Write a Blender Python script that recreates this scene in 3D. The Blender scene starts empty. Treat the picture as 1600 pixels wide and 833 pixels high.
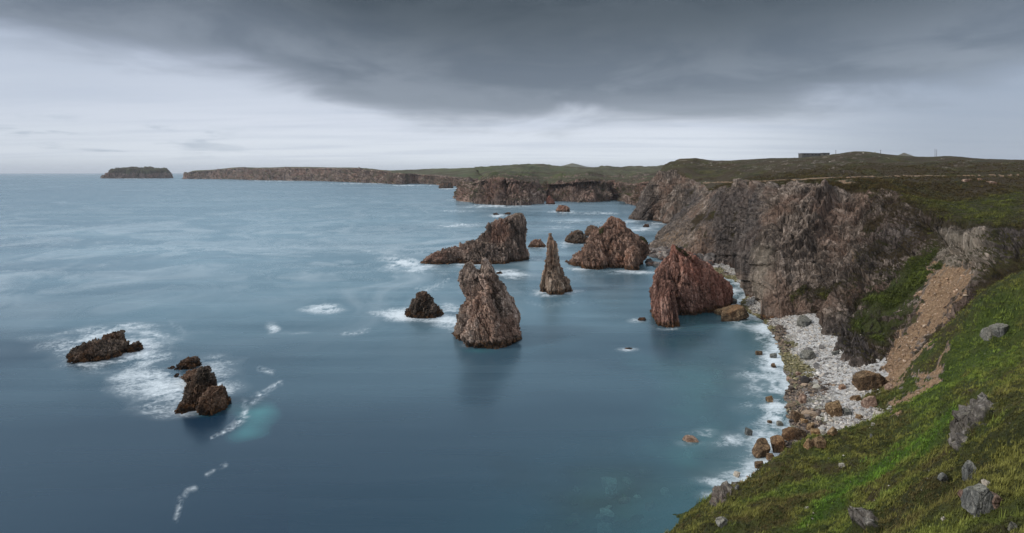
import bpy, math, random
import numpy as np
from mathutils import Vector
from mathutils.bvhtree import BVHTree

random.seed(7)
rng = np.random.default_rng(7)
SC = bpy.context.scene
COL = SC.collection
H = 50.0          # camera height above the sea (m)
F = 1000.0        # focal length in photo pixels (photo 1600 wide)
HY = 270.0        # photo row of the horizon
f32 = np.float32
HAZE_D = 2.0e-5
SEA_X, SEA_Y = 480000.0, 78000.0

# ------------------------------------------------------------------ helpers
def W(px, py, Y):
    return np.array([(px - 800.0) / F * Y, Y, H - (py - HY) / F * Y])

def Wz(px, py, z=0.0):
    return W(px, py, (H - z) * F / (py - HY))

def project(P):
    y = np.maximum(P[:, 1], 1.0)
    return 800 + P[:, 0] / y * F, HY + (H - P[:, 2]) / y * F

def sstep(a, b, x):
    t = np.clip((x - a) / (b - a), 0, 1)
    return t * t * (3 - 2 * t)

# vectorised gradient noise -------------------------------------------------
_r = np.random.default_rng(11)
_G = _r.normal(size=(256, 3)); _G /= np.linalg.norm(_G, axis=1)[:, None]; _G = _G.astype(f32)
_PERM = _r.permutation(256).astype(np.int32); _PERM = np.concatenate([_PERM] * 3)

def perlin(P, seed=0):
    P = np.asarray(P, f32) + f32(seed * 17.31)
    I = np.floor(P).astype(np.int32)
    fr = P - I
    I &= 255
    u = fr * fr * fr * (fr * (fr * 6 - 15) + 10)
    out = None
    acc = []
    for dx in (0, 1):
        a = _PERM[(I[:, 0] + dx) & 255]
        for dy in (0, 1):
            b = _PERM[a + ((I[:, 1] + dy) & 255)]
            for dz in (0, 1):
                g = _G[_PERM[b + ((I[:, 2] + dz) & 255)]]
                acc.append(g[:, 0] * (fr[:, 0] - dx) + g[:, 1] * (fr[:, 1] - dy) + g[:, 2] * (fr[:, 2] - dz))
    ux, uy, uz = u[:, 0], u[:, 1], u[:, 2]
    l = lambda a, b, t: a + (b - a) * t
    x0 = l(l(acc[0], acc[1], uz), l(acc[2], acc[3], uz), uy)
    x1 = l(l(acc[4], acc[5], uz), l(acc[6], acc[7], uz), uy)
    return l(x0, x1, ux) * 1.6

def fbm(P, octv=4, seed=0, gain=0.5, lac=2.03):
    a, s, o = 1.0, 1.0, 0
    for i in range(octv):
        o = o + a * perlin(np.asarray(P, f32) * f32(s), seed + i)
        a *= gain; s *= lac
    return o

def ridged(P, octv=4, seed=0, gain=0.5, lac=2.05):
    a, s, o = 1.0, 1.0, 0
    for i in range(octv):
        o = o + a * (1 - 2 * np.abs(perlin(np.asarray(P, f32) * f32(s), seed + i)))
        a *= gain; s *= lac
    return o

def worley(P, seed=0):
    """nearest jittered cell point: (F1, F2, random value of the nearest cell, plane value)"""
    P = np.asarray(P, f32)
    I = np.floor(P).astype(np.int32)
    n = len(P)
    d1 = np.full(n, 9, f32); d2 = np.full(n, 9, f32); rv = np.zeros(n, f32); pl = np.zeros(n, f32)
    for dx in (-1, 0, 1):
        for dy in (-1, 0, 1):
            for dz in (-1, 0, 1):
                h = _PERM[(_PERM[(_PERM[(I[:, 0] + dx + seed) & 255] + ((I[:, 1] + dy) & 255)) & 255] + ((I[:, 2] + dz) & 255)) & 255]
                g = _G[h]
                off = P - (I + np.array([dx, dy, dz])) - 0.5 - 0.42 * g
                d = np.sqrt((off ** 2).sum(1))
                m = d < d1
                d2 = np.where(m, d1, np.minimum(d2, d))
                rv = np.where(m, h / 255.0, rv)
                g2 = _G[(h + 91) & 255]
                pl = np.where(m, (off * g2).sum(1), pl)
                d1 = np.where(m, d, d1)
    return d1, d2, rv, pl

def aniso(P, axis, stretch):
    """compress coordinates along axis so that noise is drawn out along it"""
    a = np.asarray(axis, float); a = a / np.linalg.norm(a)
    t = P @ a
    return P - np.outer(t * (1 - 1.0 / stretch), a)

def rock_disp(P, axis, size, seed=0, amp=1.0, stretch=3.5):
    """displacement (m) of a jointed, ribbed rock surface; size = scale of the largest blocks (m)"""
    q = aniso(P, axis, stretch) / size
    w = np.stack([fbm(q * 0.8, 2, seed + 40), fbm(q * 0.8, 2, seed + 50), fbm(q * 0.8, 2, seed + 60)], 1) * 0.20
    q = q + w
    d = 0.24 * fbm(q * 0.6, 3, seed) + 0.12 * (ridged(q * 1.1, 3, seed + 5) - 0.6) + 0.20 * (ridged(aniso(P, axis, stretch * 2.5) / size * 1.6, 3, seed + 77) - 0.5)
    f1, f2, rv, pl = worley(q * 1.2, seed + 3)
    d = d + 0.34 * (rv - 0.5) + 0.42 * pl - 0.30 * sstep(0.16, 0.0, f2 - f1)
    f1, f2, rv2, pl2 = worley(aniso(P, axis, 2.2) / size * 3.4 + w, seed + 9)
    d = d + 0.15 * (rv2 - 0.5) + 0.22 * pl2 - 0.13 * sstep(0.18, 0.0, f2 - f1)
    d = d + 0.06 * (ridged(aniso(P, axis, 3.0) / size * 6, 3, seed + 20) - 0.5)
    return d * size * amp * 0.55

# mesh building ---------------------------------------------------------------
def build(name, V, Fq, mat=None, parent=None, smooth=False, masks=None, cols=None, floats=None):
    V = np.asarray(V, f32); Fq = np.asarray(Fq, np.int32)
    me = bpy.data.meshes.new(name)
    k = Fq.shape[1]
    me.vertices.add(len(V)); me.vertices.foreach_set('co', V.ravel())
    me.loops.add(Fq.size); me.loops.foreach_set('vertex_index', Fq.ravel())
    me.polygons.add(len(Fq))
    me.polygons.foreach_set('loop_start', np.arange(0, Fq.size, k, dtype=np.int32))
    me.polygons.foreach_set('loop_total', np.full(len(Fq), k, np.int32))
    me.polygons.foreach_set('use_smooth', np.full(len(Fq), bool(smooth)))
    me.update(calc_edges=True)
    if masks is not None:
        a = me.attributes.new('mask', 'FLOAT_COLOR', 'POINT'); a.data.foreach_set('color', np.asarray(masks, f32).ravel())
    if cols is not None:
        a = me.attributes.new('tint', 'FLOAT_COLOR', 'POINT')
        c = np.ones((len(V), 4), f32); c[:, :3] = cols
        a.data.foreach_set('color', c.ravel())
    for n_, arr in (floats or {}).items():
        a = me.attributes.new(n_, 'FLOAT', 'POINT'); a.data.foreach_set('value', np.asarray(arr, f32))
    if mat: me.materials.append(mat)
    o = bpy.data.objects.new(name, me); COL.objects.link(o)
    if parent: o.parent = parent
    return o

def tag(o, label=None, cat=None, group=None, kind=None):
    if label: o['label'] = label
    if cat: o['category'] = cat
    if group: o['group'] = group
    if kind: o['kind'] = kind
    return o

def grid_faces(nr, nc, wrap=False):
    r = np.arange(nr - 1)[:, None]
    c = np.arange(nc if wrap else nc - 1)[None, :]
    c2 = (c + 1) % nc
    return np.stack([r * nc + c, r * nc + c2, (r + 1) * nc + c2, (r + 1) * nc + c], -1).reshape(-1, 4)

def grid_normals(G):
    du = np.gradient(G, axis=0); dv = np.gradient(G, axis=1)
    n = np.cross(du, dv)
    return n / (np.linalg.norm(n, axis=2, keepdims=True) + 1e-9)

def catmull(P, n, lin=0.0, dens=None):
    """resample control points along axis 0 to n samples, chord spaced with weights dens per segment"""
    P = np.asarray(P, float); m = len(P)
    w = np.ones(m - 1) if dens is None else np.asarray(dens, float)
    cum = np.concatenate([[0], np.cumsum(w)]); t = np.linspace(0, cum[-1], n)
    i = np.clip(np.searchsorted(cum, t, 'right') - 1, 0, m - 2)
    u = (t - cum[i]) / w[i]
    sh = (n,) + (1,) * (P.ndim - 1)
    u = u.reshape(sh)
    p1, p2 = P[i], P[i + 1]; p0, p3 = P[np.maximum(i - 1, 0)], P[np.minimum(i + 2, m - 1)]
    c = 0.5 * ((2 * p1) + (p2 - p0) * u + (2 * p0 - 5 * p1 + 4 * p2 - p3) * u ** 2 + (3 * p1 - p0 - 3 * p2 + p3) * u ** 3)
    return c * (1 - lin) + (p1 + (p2 - p1) * u) * lin

def in_poly(px, py, poly, soft=0.0, wob=None):
    """signed soft mask of a polygon in photo pixels"""
    x = px; y = py
    if wob is not None: x = px + wob[0]; y = py + wob[1]
    inside = np.zeros(len(x), bool); dmin = np.full(len(x), 1e9)
    n = len(poly)
    for i in range(n):
        x1, y1 = poly[i]; x2, y2 = poly[(i + 1) % n]
        c = ((y1 > y) != (y2 > y)) & (x < (x2 - x1) * (y - y1) / ((y2 - y1) or 1e-9) + x1)
        inside ^= c
        if soft:
            dx, dy = x2 - x1, y2 - y1
            t = np.clip(((x - x1) * dx + (y - y1) * dy) / (dx * dx + dy * dy + 1e-9), 0, 1)
            dmin = np.minimum(dmin, np.hypot(x - x1 - t * dx, y - y1 - t * dy))
    if not soft: return inside.astype(float)
    sd = np.where(inside, dmin, -dmin)
    return sstep(-soft, soft, sd)

# ------------------------------------------------------------------ materials
def new_mat(name):
    m = bpy.data.materials.new(name); m.use_nodes = True
    nt = m.node_tree; nt.nodes.clear()
    return m, nt, nt.nodes, nt.links

class NB:
    """small node builder"""
    def __init__(s, nt): s.nt = nt; s.n = nt.nodes; s.l = nt.links
    def add(s, t, **kw):
        n = s.n.new(t)
        for k, v in kw.items(): setattr(n, k, v)
        return n
    def put(s, sock, v):
        if isinstance(v, bpy.types.NodeSocket): s.l.new(v, sock)
        elif v is not None:
            if hasattr(sock.default_value, '__len__'):
                v = tuple(v); sock.default_value = v if len(v) == len(sock.default_value) else v + (1.0,)
            else: sock.default_value = v
    def math(s, op, a, b=None, c=None, clamp=False):
        n = s.add('ShaderNodeMath', operation=op, use_clamp=clamp)
        s.put(n.inputs[0], a); s.put(n.inputs[1], b) if b is not None else None
        if c is not None: s.put(n.inputs[2], c)
        return n.outputs[0]
    def mix(s, f, a, b, mode='MIX'):
        n = s.add('ShaderNodeMix', data_type='RGBA', blend_type=mode, clamp_factor=True)
        s.put(n.inputs['Factor'], f) if not isinstance(f, bpy.types.NodeSocket) else s.l.new(f, n.inputs[0])
        s.put(n.inputs[6], a); s.put(n.inputs[7], b)
        return n.outputs[2]
    def ramp(s, f, stops, interp='LINEAR'):
        n = s.add('ShaderNodeValToRGB'); n.color_ramp.interpolation = interp
        e = n.color_ramp.elements
        while len(e) < len(stops): e.new(0.5)
        for el, (p, c) in zip(e, stops):
            el.position = p; el.color = (*c, 1) if len(c) == 3 else c
        s.put(n.inputs[0], f)
        return n.outputs[0]
    def smooth(s, x, a, b):
        n = s.add('ShaderNodeMapRange', interpolation_type='SMOOTHSTEP')
        s.put(n.inputs[0], x); n.inputs[1].default_value = a; n.inputs[2].default_value = b
        return n.outputs[0]
    def noise(s, vec, scale, detail=6, rough=0.55, dist=0.0):
        n = s.add('ShaderNodeTexNoise'); s.put(n.inputs['Vector'], vec)
        n.inputs['Scale'].default_value = scale; n.inputs['Detail'].default_value = detail
        n.inputs['Roughness'].default_value = rough; n.inputs['Distortion'].default_value = dist
        return n.outputs[0]
    def vor(s, vec, scale, feature='DISTANCE_TO_EDGE'):
        n = s.add('ShaderNodeTexVoronoi', feature=feature); s.put(n.inputs['Vector'], vec)
        n.inputs['Scale'].default_value = scale
        return n
    def mapping(s, vec, rot=(0, 0, 0), scale=(1, 1, 1), loc=(0, 0, 0)):
        n = s.add('ShaderNodeMapping'); s.put(n.inputs[0], vec)
        n.inputs['Rotation'].default_value = [math.radians(a) for a in rot]
        n.inputs['Scale'].default_value = scale; n.inputs['Location'].default_value = loc
        return n.outputs[0]

def rock_mat(name, dark, mid, light, accent, rot=(0, 25, 0), size=1.0, streak=0.22, terrain=False, wet=True,
             grassc=((0.018, 0.022, 0.006), (0.050, 0.058, 0.014), (0.085, 0.085, 0.022)), heath=(0.055, 0.036, 0.017), ht=(0.47, 0.62, 0.7), lich=0.3,
             earth=((0.150, 0.090, 0.052), (0.32, 0.215, 0.130)), wetcol=(0.030, 0.020, 0.014)):
    m, nt, _, _ = new_mat(name); b = NB(nt)
    geo = b.add('ShaderNodeNewGeometry'); pos = geo.outputs['Position']
    q = b.mapping(pos, rot, (1, 1, streak))
    n1 = b.noise(q, 0.22 / size, 7, 0.62, 0.4)
    n2 = b.noise(q, 1.1 / size, 8, 0.68, 0.5)
    n5 = b.noise(b.mapping(pos, rot, (1, 1, streak * 0.3)), 0.9 / size, 6, 0.65, 0.3)
    n3 = b.noise(pos, 0.06 / size, 4, 0.5)
    n4 = b.noise(pos, 4.0 / size, 6, 0.7)
    t = b.math('ADD', b.math('MULTIPLY', n1, 0.45), b.math('ADD', b.math('MULTIPLY', n2, 0.40), b.math('MULTIPLY', n5, 0.30)))
    t = b.math('SUBTRACT', t, 0.075)
    base = b.ramp(t, [(0.40, dark), (0.475, tuple(a * .45 + c * .55 for a, c in zip(dark, mid))), (0.52, mid), (0.58, light), (0.66, tuple(min(1, c * 1.5) for c in light))])
    base = b.mix(b.smooth(n3, 0.48, 0.64), base, b.mix(0.5, base, accent))
    # fine grain and joints of the stone itself
    base = b.mix(b.math('MULTIPLY', b.smooth(n4, 0.50, 0.32), 0.55), base, dark)
    vq = b.mapping(pos, rot, (1, 1, streak * 1.6))
    ve = b.vor(vq, 0.42 / size).outputs['Distance']
    ve2 = b.vor(b.mapping(pos, (rot[0] + 20, rot[1] - 30, 15), (1, 1, 0.5)), 1.2 / size).outputs['Distance']
    crack = b.math('MINIMUM', b.smooth(ve, 0.0, 0.07), b.math('ADD', b.smooth(ve2, 0.0, 0.05), 0.35))
    base = b.mix(b.math('MULTIPLY', b.math('SUBTRACT', 1.0, crack), 0.7), base, dark)
    # pale lichen flecks
    li = b.smooth(b.noise(pos, 2.3 / size, 5, 0.75), 0.63, 0.72)
    base = b.mix(b.math('MULTIPLY', li, 0.45), base, tuple(min(0.6, c * 1.9) for c in light))
    rough = 0.86
    nzs = b.add('ShaderNodeSeparateXYZ'); b.put(nzs.inputs[0], geo.outputs['Normal'])
    up = b.math('MULTIPLY', b.smooth(nzs.outputs[2], 0.45, 0.85), b.smooth(b.noise(pos, 0.9 / size, 6, 0.7), 0.42, 0.60))
    base = b.mix(b.math('MULTIPLY', up, lich), base, tuple(x * y for x, y in zip(light, (1.25, 1.25, 1.0))))
    if wet:
        z = b.add('ShaderNodeSeparateXYZ'); b.put(z.inputs[0], pos)
        zz = b.math('SUBTRACT', z.outputs[2], b.math('MULTIPLY', b.noise(pos, 0.35, 4, 0.6), 4.2))
        wl = b.smooth(zz, 0.4, -1.0)
        weed = b.mix(b.smooth(b.noise(pos, 0.8, 4, 0.6), 0.42, 0.62), wetcol, (0.13, 0.060, 0.024))
        base = b.mix(b.math('MULTIPLY', wl, 0.88), base, weed)
    hgt = b.math('ADD', b.math('MULTIPLY', n2, 0.9), b.math('ADD', b.math('MULTIPLY', n4, 0.5), b.math('MULTIPLY', crack, 0.35)))
    if terrain:
        at = b.add('ShaderNodeAttribute', attribute_name='mask')
        sp = b.add('ShaderNodeSeparateColor'); b.l.new(at.outputs['Color'], sp.inputs[0])
        g, e, lush = sp.outputs[0], sp.outputs[1], sp.outputs[2]
        pale = at.outputs['Alpha']
        gs = max(1.0, size / 1.6) ** 1.3
        gn = b.noise(pos, 0.9 / gs, 8, 0.75)
        gl = b.noise(pos, 0.05 / gs, 5, 0.6, 0.6)
        gf = b.noise(pos, 6.0 / gs, 5, 0.8)
        gt = b.math('ADD', b.math('MULTIPLY', gn, 0.5), b.math('ADD', b.math('MULTIPLY', gf, 0.28), b.math('MULTIPLY', gl, 0.34)))
        gc = b.ramp(gt, [(0.46, grassc[0]), (0.56, grassc[1]), (0.66, grassc[2])])
        hm = b.smooth(b.noise(pos, (0.04 if size > 1.5 else 0.11) / gs, 9, 0.72, 0.6), ht[0], ht[1])
        gc = b.mix(b.math('MULTIPLY', hm, ht[2]), gc, b.mix(gn, tuple(c * 0.5 for c in heath), tuple(c * 1.5 for c in heath)))
        gc = b.mix(b.math('MULTIPLY', lush, 0.9), gc, b.ramp(gt, [(0.4, (0.020, 0.040, 0.005)), (0.55, (0.048, 0.092, 0.010)), (0.72, (0.085, 0.145, 0.016))]))
        en = b.noise(pos, 1.6, 8, 0.75)
        ec = b.mix(b.smooth(en, 0.35, 0.66), earth[0], earth[1])
        ec = b.mix(b.math('MULTIPLY', b.smooth(gf, 0.58, 0.68), 0.6), ec, (0.42, 0.33, 0.25))
        dk_ = b.add('ShaderNodeAttribute', attribute_name='darktone').outputs['Fac']
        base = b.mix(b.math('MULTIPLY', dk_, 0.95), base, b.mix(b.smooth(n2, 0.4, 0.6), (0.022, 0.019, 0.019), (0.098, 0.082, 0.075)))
        base = b.mix(b.math('MULTIPLY', pale, 0.8), base, b.mix(n2, (0.26, 0.22, 0.17), (0.52, 0.46, 0.37)))
        ef = b.smooth(b.math('ADD', e, b.math('MULTIPLY', b.math('SUBTRACT', gn, 0.5), 0.9)), 0.38, 0.62)
        base = b.mix(ef, base, ec)
        gm = b.smooth(b.math('ADD', g, b.math('MULTIPLY', b.math('SUBTRACT', b.math('ADD', b.math('MULTIPLY', gn, 0.6), b.math('MULTIPLY', gf, 0.4)), 0.5), 1.1)), 0.40, 0.60)
        base = b.mix(gm, base, gc)
        hgt = b.math('ADD', hgt, b.math('MULTIPLY', gf, b.math('MULTIPLY', gm, 1.0)))
    bs = b.add('ShaderNodeBsdfPrincipled')
    b.put(bs.inputs['Base Color'], base); bs.inputs['Roughness'].default_value = rough
    bs.inputs['Specular IOR Level'].default_value = 0.22
    bp = b.add('ShaderNodeBump'); bp.inputs['Strength'].default_value = 0.9; bp.inputs['Distance'].default_value = 0.6 * size
    b.put(bp.inputs['Height'], hgt); b.l.new(bp.outputs[0], bs.inputs['Normal'])
    out = b.add('ShaderNodeOutputMaterial'); b.l.new(bs.outputs[0], out.inputs[0])
    return m

def tint_mat(name, rough=0.85, var=0.5, scale=3.0, bump=0.3):
    """vertex tint (each stone's or tuft's own colour) broken up by noise"""
    m, nt, _, _ = new_mat(name); b = NB(nt)
    at = b.add('ShaderNodeAttribute', attribute_name='tint')
    pos = b.add('ShaderNodeNewGeometry').outputs['Position']
    n = b.noise(pos, scale, 6, 0.7)
    c = b.mix(var, at.outputs['Color'], b.mix(b.smooth(n, 0.35, 0.65), (0.45, 0.45, 0.45), (1.45, 1.42, 1.38)), 'MULTIPLY')
    bs = b.add('ShaderNodeBsdfPrincipled'); b.put(bs.inputs['Base Color'], c)
    bs.inputs['Roughness'].default_value = rough; bs.inputs['Specular IOR Level'].default_value = 0.2
    if bump:
        bp = b.add('ShaderNodeBump'); bp.inputs['Strength'].default_value = bump; bp.inputs['Distance'].default_value = 0.1
        b.put(bp.inputs['Height'], n); b.l.new(bp.outputs[0], bs.inputs['Normal'])
    out = b.add('ShaderNodeOutputMaterial'); b.l.new(bs.outputs[0], out.inputs[0])
    return m

def flat_mat(name, col, rough=0.8, var=0.35, scale=2.0):
    m, nt, _, _ = new_mat(name); b = NB(nt)
    pos = b.add('ShaderNodeNewGeometry').outputs['Position']
    n = b.noise(pos, scale, 6, 0.65)
    c = b.mix(n, tuple(x * (1 - var) for x in col), tuple(min(1, x * (1 + var)) for x in col))
    bs = b.add('ShaderNodeBsdfPrincipled'); b.put(bs.inputs['Base Color'], c); bs.inputs['Roughness'].default_value = rough
    out = b.add('ShaderNodeOutputMaterial'); b.l.new(bs.outputs[0], out.inputs[0])
    return m

GREY = rock_mat('gneiss_grey', (0.030, 0.023, 0.019), (0.162, 0.124, 0.100), (0.335, 0.270, 0.225), (0.25, 0.150, 0.108), (0, -18, 0), 1.6, 0.10, terrain=True, heath=(0.050, 0.034, 0.017), grassc=((0.012, 0.012, 0.005), (0.046, 0.043, 0.013), (0.105, 0.092, 0.030)), ht=(0.42, 0.54, 0.9), lich=0.12)
STACK = rock_mat('stack_rock', (0.034, 0.026, 0.022), (0.281, 0.205, 0.166), (0.561, 0.442, 0.376), (0.378, 0.210, 0.147), (8, 24, 0), 0.9, 0.28, terrain=True)
NEEDLE = rock_mat('needle_rock', (0.034, 0.024, 0.018), (0.296, 0.208, 0.155), (0.551, 0.430, 0.336), (0.390, 0.222, 0.141), (0, -4, 0), 0.8, 0.12, terrain=True)
WEDGE = rock_mat('wedge_rock', (0.028, 0.021, 0.018), (0.218, 0.155, 0.125), (0.437, 0.342, 0.284), (0.320, 0.160, 0.111), (0, 14, 0), 1.2, 0.2, terrain=True)
RED = rock_mat('red_rock', (0.040, 0.020, 0.016), (0.259, 0.134, 0.102), (0.428, 0.259, 0.205), (0.337, 0.127, 0.089), (0, 10, 0), 0.9, 0.16, terrain=True)
PYRA = rock_mat('pyramid_rock', (0.036, 0.022, 0.018), (0.249, 0.151, 0.110), (0.416, 0.288, 0.226), (0.389, 0.175, 0.105), (0, 30, 0), 1.1, 0.25, terrain=True)
DARK = rock_mat('skerry_rock', (0.014, 0.012, 0.010), (0.101, 0.074, 0.057), (0.287, 0.213, 0.167), (0.230, 0.115, 0.063), (0, 20, 0), 0.55, 0.35, terrain=True, wetcol=(0.014, 0.011, 0.009))
FAR = rock_mat('far_rock', (0.040, 0.028, 0.024), (0.205, 0.142, 0.115), (0.37, 0.285, 0.240), (0.28, 0.155, 0.115), (0, -8, 0), 5.0, 0.2, terrain=True, wet=False,
               grassc=((0.034, 0.035, 0.017), (0.080, 0.082, 0.037), (0.140, 0.130, 0.065)), ht=(0.46, 0.56, 0.8), lich=0.2)
HILL = rock_mat('hillside_turf', (0.030, 0.027, 0.025), (0.115, 0.102, 0.095), (0.25, 0.23, 0.21), (0.15, 0.10, 0.085), (0, 10, 0), 0.5, 0.4, terrain=True,
                grassc=((0.020, 0.024, 0.005), (0.048, 0.055, 0.012), (0.085, 0.086, 0.020)), wet=True)
BLD = rock_mat('boulder_tan', (0.055, 0.032, 0.017), (0.22, 0.142, 0.080), (0.40, 0.28, 0.165), (0.38, 0.205, 0.085), (0, 30, 10), 0.35, 0.5, wet=False)
BLDB = rock_mat('boulder_brown', (0.030, 0.019, 0.012), (0.135, 0.085, 0.050), (0.28, 0.185, 0.108), (0.25, 0.120, 0.052), (0, 50, 10), 0.4, 0.4, wet=False)
BLDG = rock_mat('boulder_grey', (0.040, 0.042, 0.042), (0.140, 0.140, 0.130), (0.27, 0.26, 0.235), (0.22, 0.20, 0.16), (0, 30, 10), 0.3, 0.5, wet=False)
BLDW = rock_mat('boulder_white', (0.22, 0.20, 0.17), (0.45, 0.42, 0.37), (0.62, 0.60, 0.55), (0.55, 0.45, 0.35), (0, 30, 10), 0.3, 0.6, wet=False)
BLDP = rock_mat('boulder_pink', (0.10, 0.055, 0.042), (0.28, 0.19, 0.145), (0.44, 0.33, 0.26), (0.36, 0.20, 0.11), (0, 40, 10), 0.35, 0.5, wet=False)

# ------------------------------------------------------------------ world, sun, camera
SUN_AZ, SUN_EL = math.radians(-104), math.radians(32)     # azimuth from +Y towards +X
w = bpy.data.worlds.new('World'); SC.world = w; w.use_nodes = True
nt = w.node_tree; nt.nodes.clear(); b = NB(nt)
sky = b.add('ShaderNodeTexSky', sky_type='NISHITA', sun_disc=False)
sky.sun_elevation = SUN_EL; sky.sun_rotation = SUN_AZ
bg1 = b.add('ShaderNodeBackground'); b.l.new(sky.outputs[0], bg1.inputs[0]); bg1.inputs[1].default_value = 0.07
d = b.add('ShaderNodeTexCoord').outputs['Generated']
s3 = b.add('ShaderNodeSeparateXYZ'); b.l.new(d, s3.inputs[0])
dx, dy, dz = s3.outputs
az = b.math('ARCTAN2', dx, dy)                                     # 0 straight ahead
el = b.math('DIVIDE', dz, b.math('SQRT', b.math('ADD', b.math('MULTIPLY', dx, dx), b.math('MULTIPLY', dy, dy))))
# lower edge of the dark cloud bank as a function of azimuth
azn = b.math('DIVIDE', b.math('ADD', az, 1.0), 2.0, clamp=True)
fc = b.add('ShaderNodeFloatCurve')
cv = fc.mapping.curves[0]
def azpos(px): return (math.atan((px - 800) / F) + 1) / 2
def elat(px, py): return (HY - py) / F * math.cos(math.atan((px - 800) / F))
edge = [(-300, 20), (0, 62), (150, 88), (300, 108), (420, 135), (560, 172), (760, 192), (950, 190), (1120, 188), (1280, 172), (1400, 158), (1500, 140), (1600, 118), (1800, 70)]
pts = [(azpos(x), elat(x, y) * 2.5) for x, y in edge]
cv.points[0].location = (0, pts[0][1]); cv.points[1].location = (1, pts[-1][1])
for p in pts: cv.points.new(*p)
fc.mapping.update()
b.l.new(azn, fc.inputs[1])
edge_el = b.math('DIVIDE', fc.outputs[0], 2.5)
# cloud plane coordinates: clouds flatten towards the horizon
den = b.math('ADD', b.math('MAXIMUM', dz, 0.0), 0.045)
cmb = b.add('ShaderNodeCombineXYZ'); b.put(cmb.inputs[0], b.math('DIVIDE', dx, den)); b.put(cmb.inputs[1], b.math('DIVIDE', dy, den))
cp = cmb.outputs[0]
c1 = b.noise(b.mapping(cp, (0, 0, 12), (0.55, 1.0, 1)), 0.42, 5, 0.5, 0.3)
c2 = b.noise(b.mapping(cp, (0, 0, -8), (0.6, 1.0, 1), (3, 7, 0)), 1.3, 6, 0.55, 0.4)
c3 = b.noise(b.mapping(cp, (0, 0, 5), (0.35, 1.2, 1), (9, 2, 0)), 0.8, 5, 0.55, 0.2)
sphn = b.add('ShaderNodeCombineXYZ'); b.put(sphn.inputs[0], az); b.put(sphn.inputs[1], b.math('POWER', b.math('MAXIMUM', el, 0.0), 0.7)); sph = sphn.outputs[0]
c4 = b.noise(b.mapping(sph, (0, 0, -14), (2.2, 6.0, 1), (0.7, 0.2, 0)), 2.0, 8, 0.58, 0.5)
wob = b.math('ADD', b.math('MULTIPLY', b.math('SUBTRACT', c1, 0.5), 0.06), b.math('MULTIPLY', b.math('SUBTRACT', c4, 0.5), 0.11))
sd = b.math('ADD', b.math('SUBTRACT', el, edge_el), wob)
bank = b.smooth(sd, -0.020, 0.042)
deep = b.smooth(sd, 0.03, 0.19)
# high overcast veil behind the bank
veil = b.ramp(b.math('MULTIPLY', el, 3.0), [(0.0, (0.30, 0.335, 0.375)), (0.07, (0.435, 0.47, 0.515)), (0.22, (0.40, 0.43, 0.49)), (0.55, (0.27, 0.305, 0.375)), (1.0, (0.24, 0.275, 0.34))])
veil = b.mix(b.math('MULTIPLY', b.smooth(c3, 0.42, 0.70), 0.35), veil, (0.26, 0.30, 0.38))
c5 = b.noise(b.mapping(sph, (0, 0, 0), (5.0, 16.0, 1), (3.1, 0.4, 0)), 1.6, 5, 0.55, 0.3)
lowc = b.math('MULTIPLY', b.math('MULTIPLY', b.smooth(az, -0.30, -0.55), b.smooth(c5, 0.52, 0.66)), b.math('MULTIPLY', b.smooth(el, 0.012, 0.03), b.smooth(el, 0.085, 0.055)))
veil = b.mix(b.math('MULTIPLY', lowc, 0.75), veil, (0.20, 0.245, 0.31))
sidedark = b.smooth(az, 0.26, 0.62)
veil = b.mix(b.math('MULTIPLY', sidedark, 0.80), veil, (0.160, 0.195, 0.255))
leftdim = b.smooth(az, -0.35, -0.75)
veil = b.mix(b.math('MULTIPLY', leftdim, 0.25), veil, (0.24, 0.28, 0.34))
dark_lo = b.mix(b.smooth(c4, 0.35, 0.66), (0.088, 0.107, 0.136), (0.150, 0.174, 0.210))
dark_hi = b.mix(b.smooth(b.math('ADD', b.math('MULTIPLY', c1, 0.5), b.math('MULTIPLY', c4, 0.5)), 0.38, 0.60), (0.018, 0.026, 0.033), (0.050, 0.062, 0.074))
bankc = b.mix(deep, dark_lo, dark_hi)
cloud = b.mix(bank, veil, bankc)
# unseen sky above the view, made brighter to light water and rocks
over = b.smooth(el, 0.272, 0.36)
thin = b.mix(b.smooth(el, 0.42, 0.95), (0.62, 0.71, 0.79), (0.46, 0.50, 0.54))
cloud = b.mix(over, cloud, b.mix(b.smooth(c1, 0.3, 0.7), b.mix(1.0, thin, (0.8, 0.8, 0.82), 'MULTIPLY'), thin))
back = b.smooth(dy, 0.1, -0.5)
cloud = b.mix(b.math('MULTIPLY', back, 0.7), cloud, (0.52, 0.55, 0.59))
bg2 = b.add('ShaderNodeBackground'); b.l.new(cloud, bg2.inputs[0]); bg2.inputs[1].default_value = 1.0
ms = b.add('ShaderNodeMixShader'); ms.inputs[0].default_value = 0.93
b.l.new(bg1.outputs[0], ms.inputs[1]); b.l.new(bg2.outputs[0], ms.inputs[2])
wo = b.add('ShaderNodeOutputWorld'); b.l.new(ms.outputs[0], wo.inputs[0])

sl = bpy.data.lights.new('sun', 'SUN'); sl.energy = 1.5; sl.angle = math.radians(10); sl.color = (1.0, 0.95, 0.88)
so = bpy.data.objects.new('sun', sl); COL.objects.link(so)
sdir = Vector((math.sin(SUN_AZ) * math.cos(SUN_EL), math.cos(SUN_AZ) * math.cos(SUN_EL), math.sin(SUN_EL)))
so.rotation_euler = (-sdir).to_track_quat('-Z', 'Y').to_euler(); so.location = sdir * 200

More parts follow.
